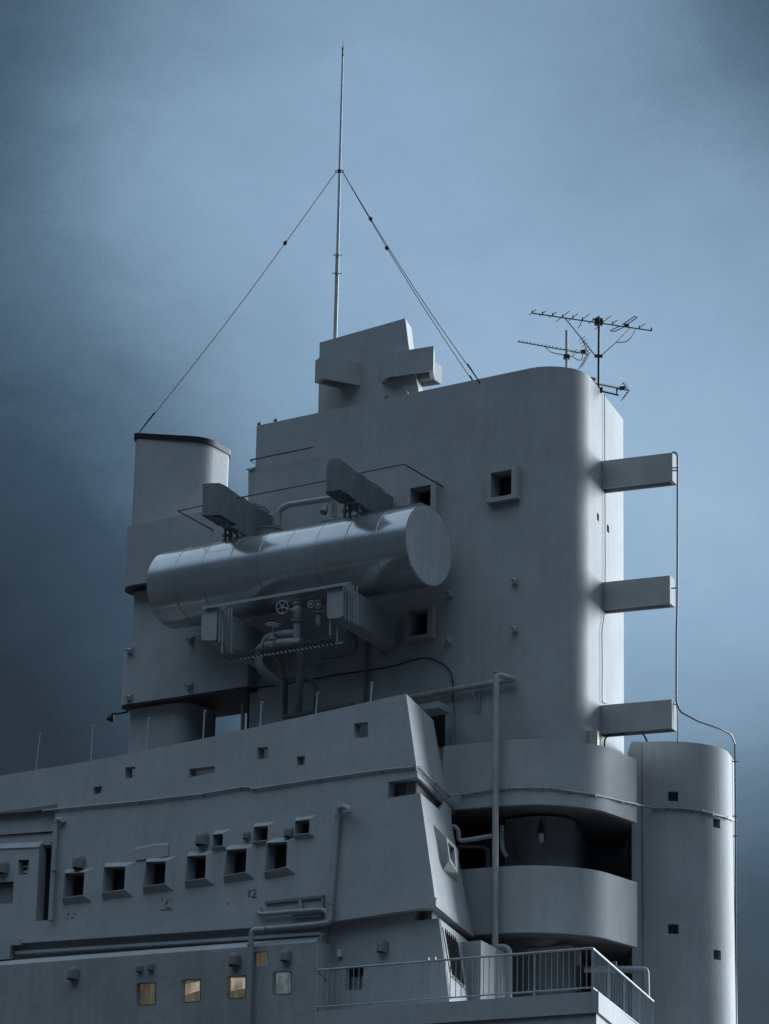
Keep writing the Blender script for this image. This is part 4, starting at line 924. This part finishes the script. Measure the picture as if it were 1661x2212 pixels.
# ------------------------------------------------------------------ antennas
def tick(c,dv_,half1,half2,r,parent,nm='element'):
    MB().tube([c-dv_*half1,c+dv_*half2],r,5).build(nm,'ant',parent,40)
hA=TPo.hit((1296,850)); aY=hA[2].y+.05
A_p=lambda q: dI(q,aY)
AN=thing('television_antenna','large many-element antenna on a dark mast at the edge of the tower roof','antenna',A_p((1295,845)))
za=A_p(Q('a5',(935,195))).z
hp_=lambda x,y: hz(Q('a5',(x,y)),za)
MB().tube([A_p(Q('a5',(935,860))),A_p(Q('a5',(939,155)))],.04,10).build('mast','ant',AN,40)
MB().tube([hp_(303,125),hp_(1440,292)],.022,8).build('boom','ant',AN,40)
ev=(hp_(665,100)-hp_(527,208)); EL=ev.length; ev=ev.normalized()
for (x,y,l1_,l2_) in ((308,118,.26,.28),(405,128,.24,.26),(500,142,.26,.3),(596,155,.5,.5),(693,165,.32,.35),(785,183,.0,.5),(885,190,.34,.34),(975,210,.0,.62),(1072,222,.06,.32),(1325,262,.0,.42),(1437,280,.03,.05)):
    tick(hp_(x,y),ev,l1_*1.05,l2_*1.05,.014,AN); MB().lathe(hp_(x,y)-UP*.02,UP,[(0,.03),(.09,.02)],8).build('insulator','ant',AN,40)
MB().tube([hp_(785,183),A_p(Q('a5',(743,270)))],.014,5).build('element','ant',AN,40)
MB().tube([hp_(975,215),hp_(903,280)],.014,5).build('element','ant',AN,40)
lp=[hp_(*q) for q in ((1160,235),(1270,160),(1290,157),(1303,166),(1205,232),(1165,262),(1095,296),(1052,297),(1050,288),(1140,248))]
MB().tube(lp,.016,6).build('folded_dipole','ant',AN,40)
c_=hp_(935,208); MB().box(c_,V((.13,0,0)),V((0,.08,0)),UP*.11).build('boom_clamp','ant',AN,0)
MB().box(hp_(1200,240),V((.08,0,0)),V((0,.05,0)),UP*.04).build('terminal_box','ant',AN,0)
MB().tube([hp_(615,170),A_p(Q('a5',(905,530)))],.017,6).build('stay','ant',AN,40)
MB().tube([hp_(1240,262),hp_(1100,405).lerp(A_p(Q('a5',(1100,405))),1),A_p(Q('a5',(960,528)))],.014,6).build('stay','ant',AN,40)
MB().tube(rbend([hp_(1285,280),A_p(Q('a5',(1250,350))),A_p(Q('a5',(1200,400))),A_p(Q('a5',(1095,403)))],.2),.014,6).build('lead_wire','black',AN,40)
MB().box(A_p(Q('a5',(935,533))),V((.13,0,0)),V((0,.06,0)),UP*.04).build('mast_clamp','ant',AN,0)
m=MB(); m.prism([A_p(Q('a5',q)) for q in ((908,822),(977,830),(972,873),(957,882))],V((0,.3,0))); m.build('mast_bracket','ant',AN,0)
def uhf(name,lab,mastpts,mr,boom,ticks,corner,arms,aplane,zplane,hl_,tickr=.011,grp=None,matm='galv',extra=None):
    t=thing(name,lab,'antenna',mastpts[0] if mastpts else boom[0])
    if mastpts: MB().tube(mastpts,mr,10).build('mast',matm,t,40)
    MB().tube(boom,.018,6).build('boom','ant',t,40)
    for (p,h_) in ticks: tick(p,ev,h_,h_,tickr,t,'director')
    for arm in arms:
        a,b_=arm[0],arm[1]; MB().tube([a,b_],.013,5).build('reflector_arm','ant',t,40)
        for k in range(arm[2]): p=a.lerp(b_,(k+.3)/(arm[2])); tick(p,ev,arm[3],arm[3],.01,t,'reflector')
    if extra: extra(t)
    return t
# second antenna on its own grey pole
hB=TPo.hit((1224,797)); bY=hB[2].y+1.0
Bp=lambda x,y: dI(Q('a5',(x,y)),bY)
zb2=Bp(630,480).z; hb_=lambda x,y: hz(Q('a5',(x,y)),zb2)
bm0,bm1=hb_(168,395),hb_(832,515)
tk=[(hb_(182+i*35.2,393+i*6.35)+UP*.01,.09 if i<15 else .2) for i in range(17)]
def exB(t):
    MB().tube(rbend([hb_(430,445),Bp(490,500),Bp(620,525),Bp(680,540),Bp(710,515),hb_(712,498)],.1),.018,6).build('stay','galv',t,40)
    MB().tube(rbend([Bp(690,540),Bp(740,572),Bp(775,572),Bp(786,510)],.12),.013,6).build('lead_wire','black',t,40)
    MB().box(Bp(632,540),V((.1,0,0)),V((0,.1,0)),UP*.06).build('mast_clamp','ant',t,0)
    MB().box(hb_(790,492),V((.08,0,0)),V((0,.06,0)),UP*.05).build('terminal_box','ant',t,0)
vx=Bp(838,508)
uhf('television_antenna','long comb-like antenna with a V reflector on the grey roof pole',[Bp(632,640)-UP*.3,Bp(632,288)],.045,[bm0,bm1],tk,None,[(Bp(772,357),vx,5,.24),(vx,Bp(760,650),6,.24)],None,None,0,extra=exB)
# third antenna, low, pointing right
cY=aY+.1; Cp=lambda x,y: dI(Q('a5',(x,y)),cY); zc_=Cp(1000,815).z; hc=lambda x,y: hz(Q('a5',(x,y)),zc_)
tk=[(hc(893+i*30.5,792+i*5.6),.12 if i<8 else .2) for i in range(10)]
def exC(t):
    MB().tube([Cp(970,868),Cp(1128,905)],.03,8).build('support_arm','ant',t,40); MB().tube([Cp(1110,905),Cp(1110,838)],.03,8).build('support_post','ant',t,40)
    MB().box(Cp(1158,838),V((.09,0,0)),V((0,.06,0)),UP*.05).build('terminal_box','ant',t,0)
vx2=Cp(1218,865)
uhf('television_antenna','short low antenna with a V reflector held out from the dark mast foot',None,0,[hc(885,790),hc(1222,858)],tk,None,[(Cp(1165,785),vx2,4,.16),(vx2,Cp(1153,955),4,.16)],None,None,0,extra=exC)
m=MB(); c_=hb_(0,0); p=dI(Q('a5',(862,758)),aY+1); m.lathe(p-UP*.1,UP,[(0,.06),(.05,.14),(.12,.2),(.17,.1),(.2,.03)],14); tag(m.build('roof_vent','hood',None,30),'small mushroom-shaped vent just behind the tower roof edge by the antennas','roof vent')

# ------------------------------------------------------------------ camera
cam=bpy.data.cameras.new('camera'); co=bpy.data.objects.new('camera',cam); COL.objects.link(co)
cam.sensor_fit='HORIZONTAL'; cam.sensor_width=36; cam.lens=36*F/1661; cam.clip_start=1; cam.clip_end=8000
mt=Matrix((( RR.x,UU.x,-fw.x,0),(RR.y,UU.y,-fw.y,0),(RR.z,UU.z,-fw.z,1.6),(0,0,0,1))); co.matrix_world=mt
sc.camera=co
# ------------------------------------------------------------------ light
SUN=V((.73,.66,.19)).normalized()
el=math.asin(SUN.z); rot=math.atan2(SUN.x,SUN.y)
sl=bpy.data.lights.new('sun','SUN'); so=bpy.data.objects.new('sun',sl); COL.objects.link(so); sl.energy=5.0; sl.angle=math.radians(32); sl.color=(.83,.92,1.0)
so.rotation_euler=SUN.to_track_quat('Z','Y').to_euler(); so.location=(60,40,60)
w=bpy.data.worlds.new('World'); sc.world=w; w.use_nodes=True; nt=w.node_tree; L=nt.links
for x in list(nt.nodes): nt.nodes.remove(x)
out=N(nt,'ShaderNodeOutputWorld'); bg=N(nt,'ShaderNodeBackground'); L.new(bg.outputs[0],out.inputs[0])
sky=N(nt,'ShaderNodeTexSky',sky_type='NISHITA'); sky.sun_disc=False; sky.sun_elevation=el; sky.sun_rotation=rot; sky.altitude=50; sky.dust_density=2
tcn=N(nt,'ShaderNodeTexCoord'); nz=N(nt,'ShaderNodeVectorMath',operation='NORMALIZE'); L.new(tcn.outputs['Generated'],nz.inputs[0])
def math_(op,a,b_=None,clamp=False):
    x=N(nt,'ShaderNodeMath',operation=op); x.use_clamp=clamp
    for i,v_ in enumerate((a,b_)):
        if v_ is None: continue
        if isinstance(v_,(int,float)): x.inputs[i].default_value=v_
        else: L.new(v_,x.inputs[i])
    return x.outputs[0]
ZEN=5.4
# drifting cloud masses: each is a soft lump of given direction, width and density
wn=N(nt,'ShaderNodeTexNoise'); wn.inputs['Scale'].default_value=9; wn.inputs['Detail'].default_value=5; wn.inputs['Roughness'].default_value=.55; L.new(nz.outputs[0],wn.inputs['Vector'])
wsub=N(nt,'ShaderNodeVectorMath',operation='SUBTRACT'); L.new(wn.outputs['Color'],wsub.inputs[0]); wsub.inputs[1].default_value=(.5,.5,.5)
wsc=N(nt,'ShaderNodeVectorMath',operation='SCALE'); L.new(wsub.outputs[0],wsc.inputs[0]); wsc.inputs['Scale'].default_value=.03
wad=N(nt,'ShaderNodeVectorMath',operation='ADD'); L.new(nz.outputs[0],wad.inputs[0]); L.new(wsc.outputs[0],wad.inputs[1])
acc=None
BLOBS=[ # (x,y) in picture, radius px, brightness change
 ((1300,1000),800,.36),((1650,1250),420,.16),((900,250),700,.26),((330,420),330,.12),((1250,330),300,-.10),
 ((-180,1400),760,-.32),((20,1750),420,-.22),((-100,150),350,-.15),((1780,2180),520,-.30),((60,2100),400,-.08),((1750,0),300,-.2),((600,900),350,.05)]
for q,r_,wt in BLOBS:
    d=ray(q).normalized(); ds=N(nt,'ShaderNodeVectorMath',operation='DISTANCE'); L.new(wad.outputs[0],ds.inputs[0]); ds.inputs[1].default_value=d
    x=math_('DIVIDE',ds.outputs['Value'],r_/F); x=math_('MULTIPLY',x,x); x=math_('MULTIPLY',x,-1.); x=math_('EXPONENT',x); x=math_('MULTIPLY',x,wt)
    acc=x if acc is None else math_('ADD',acc,x)
cn=N(nt,'ShaderNodeTexNoise'); cn.inputs['Scale'].default_value=14; cn.inputs['Detail'].default_value=7; cn.inputs['Roughness'].default_value=.5; cn.inputs['Distortion'].default_value=.4
mpn=N(nt,'ShaderNodeMapping'); mpn.inputs['Rotation'].default_value=(.3,.5,.2); mpn.inputs['Scale'].default_value=(1,1,1.6); L.new(nz.outputs[0],mpn.inputs['Vector']); L.new(mpn.outputs[0],cn.inputs['Vector'])
cl_=math_('MULTIPLY',math_('SUBTRACT',cn.outputs[0],.5),.12)
fn=N(nt,'ShaderNodeTexNoise'); fn.inputs['Scale'].default_value=55; fn.inputs['Detail'].default_value=8; fn.inputs['Roughness'].default_value=.62; L.new(mpn.outputs[0],fn.inputs['Vector'])
cl_=math_('ADD',cl_,math_('MULTIPLY',math_('SUBTRACT',fn.outputs[0],.5),.09))
gn=N(nt,'ShaderNodeTexNoise'); gn.inputs['Scale'].default_value=1400; gn.inputs['Detail'].default_value=2; L.new(nz.outputs[0],gn.inputs['Vector'])
cl_=math_('ADD',cl_,math_('MULTIPLY',math_('SUBTRACT',gn.outputs[0],.5),.07))
val=math_('ADD',math_('ADD',acc,cl_),.41)
ramp=N(nt,'ShaderNodeValToRGB'); L.new(val,ramp.inputs[0]); cr=ramp.color_ramp
def s2l(c): return tuple(((x/255+.055)/1.055)**2.4 if x>10 else x/255/12.92 for x in c)+(1,)
cr.elements[0].position=0; cr.elements[0].color=s2l((27,38,51)); cr.elements[1].position=1; cr.elements[1].color=s2l((148,175,200))
for p_,c in ((.25,(48,67,83)),(.45,(80,104,124)),(.65,(113,140,164)),(.8,(128,156,182))):
    k=cr.elements.new(p_); k.color=s2l(c)
sm=N(nt,'ShaderNodeVectorMath',operation='SCALE'); L.new(sky.outputs[0],sm.inputs[0]); sm.inputs['Scale'].default_value=.003
mx=N(nt,'ShaderNodeVectorMath',operation='ADD'); L.new(ramp.outputs[0],mx.inputs[0]); L.new(sm.outputs[0],mx.inputs[1])
sx=N(nt,'ShaderNodeSeparateXYZ'); L.new(nz.outputs[0],sx.inputs[0])
zr=N(nt,'ShaderNodeMapRange',interpolation_type='SMOOTHSTEP'); L.new(sx.outputs['Z'],zr.inputs[0])
for i_,v_ in ((1,.5),(2,.72),(3,0.),(4,ZEN)): zr.inputs[i_].default_value=v_
fr=N(nt,'ShaderNodeMapRange',interpolation_type='SMOOTHSTEP'); L.new(sx.outputs['Y'],fr.inputs[0])
for i_,v_ in ((1,.2),(2,.85),(3,.30),(4,1.)): fr.inputs[i_].default_value=v_
stg=math_('ADD',fr.outputs[0],zr.outputs[0])
gm=N(nt,'ShaderNodeMixRGB'); gf=math_('MULTIPLY',zr.outputs[0],.55/ZEN); L.new(gf,gm.inputs[0]); L.new(mx.outputs[0],gm.inputs[1]); gm.inputs[2].default_value=(.110,.122,.133,1)
L.new(gm.outputs[0],bg.inputs['Color']); L.new(math_('MULTIPLY',stg,.77),bg.inputs['Strength'])
sc.view_settings.view_transform='Standard'; sc.view_settings.look='None'; sc.view_settings.exposure=.62; sc.view_settings.gamma=1
sc.cycles.max_bounces=6; sc.cycles.diffuse_bounces=1
print('objects',len(bpy.data.objects))
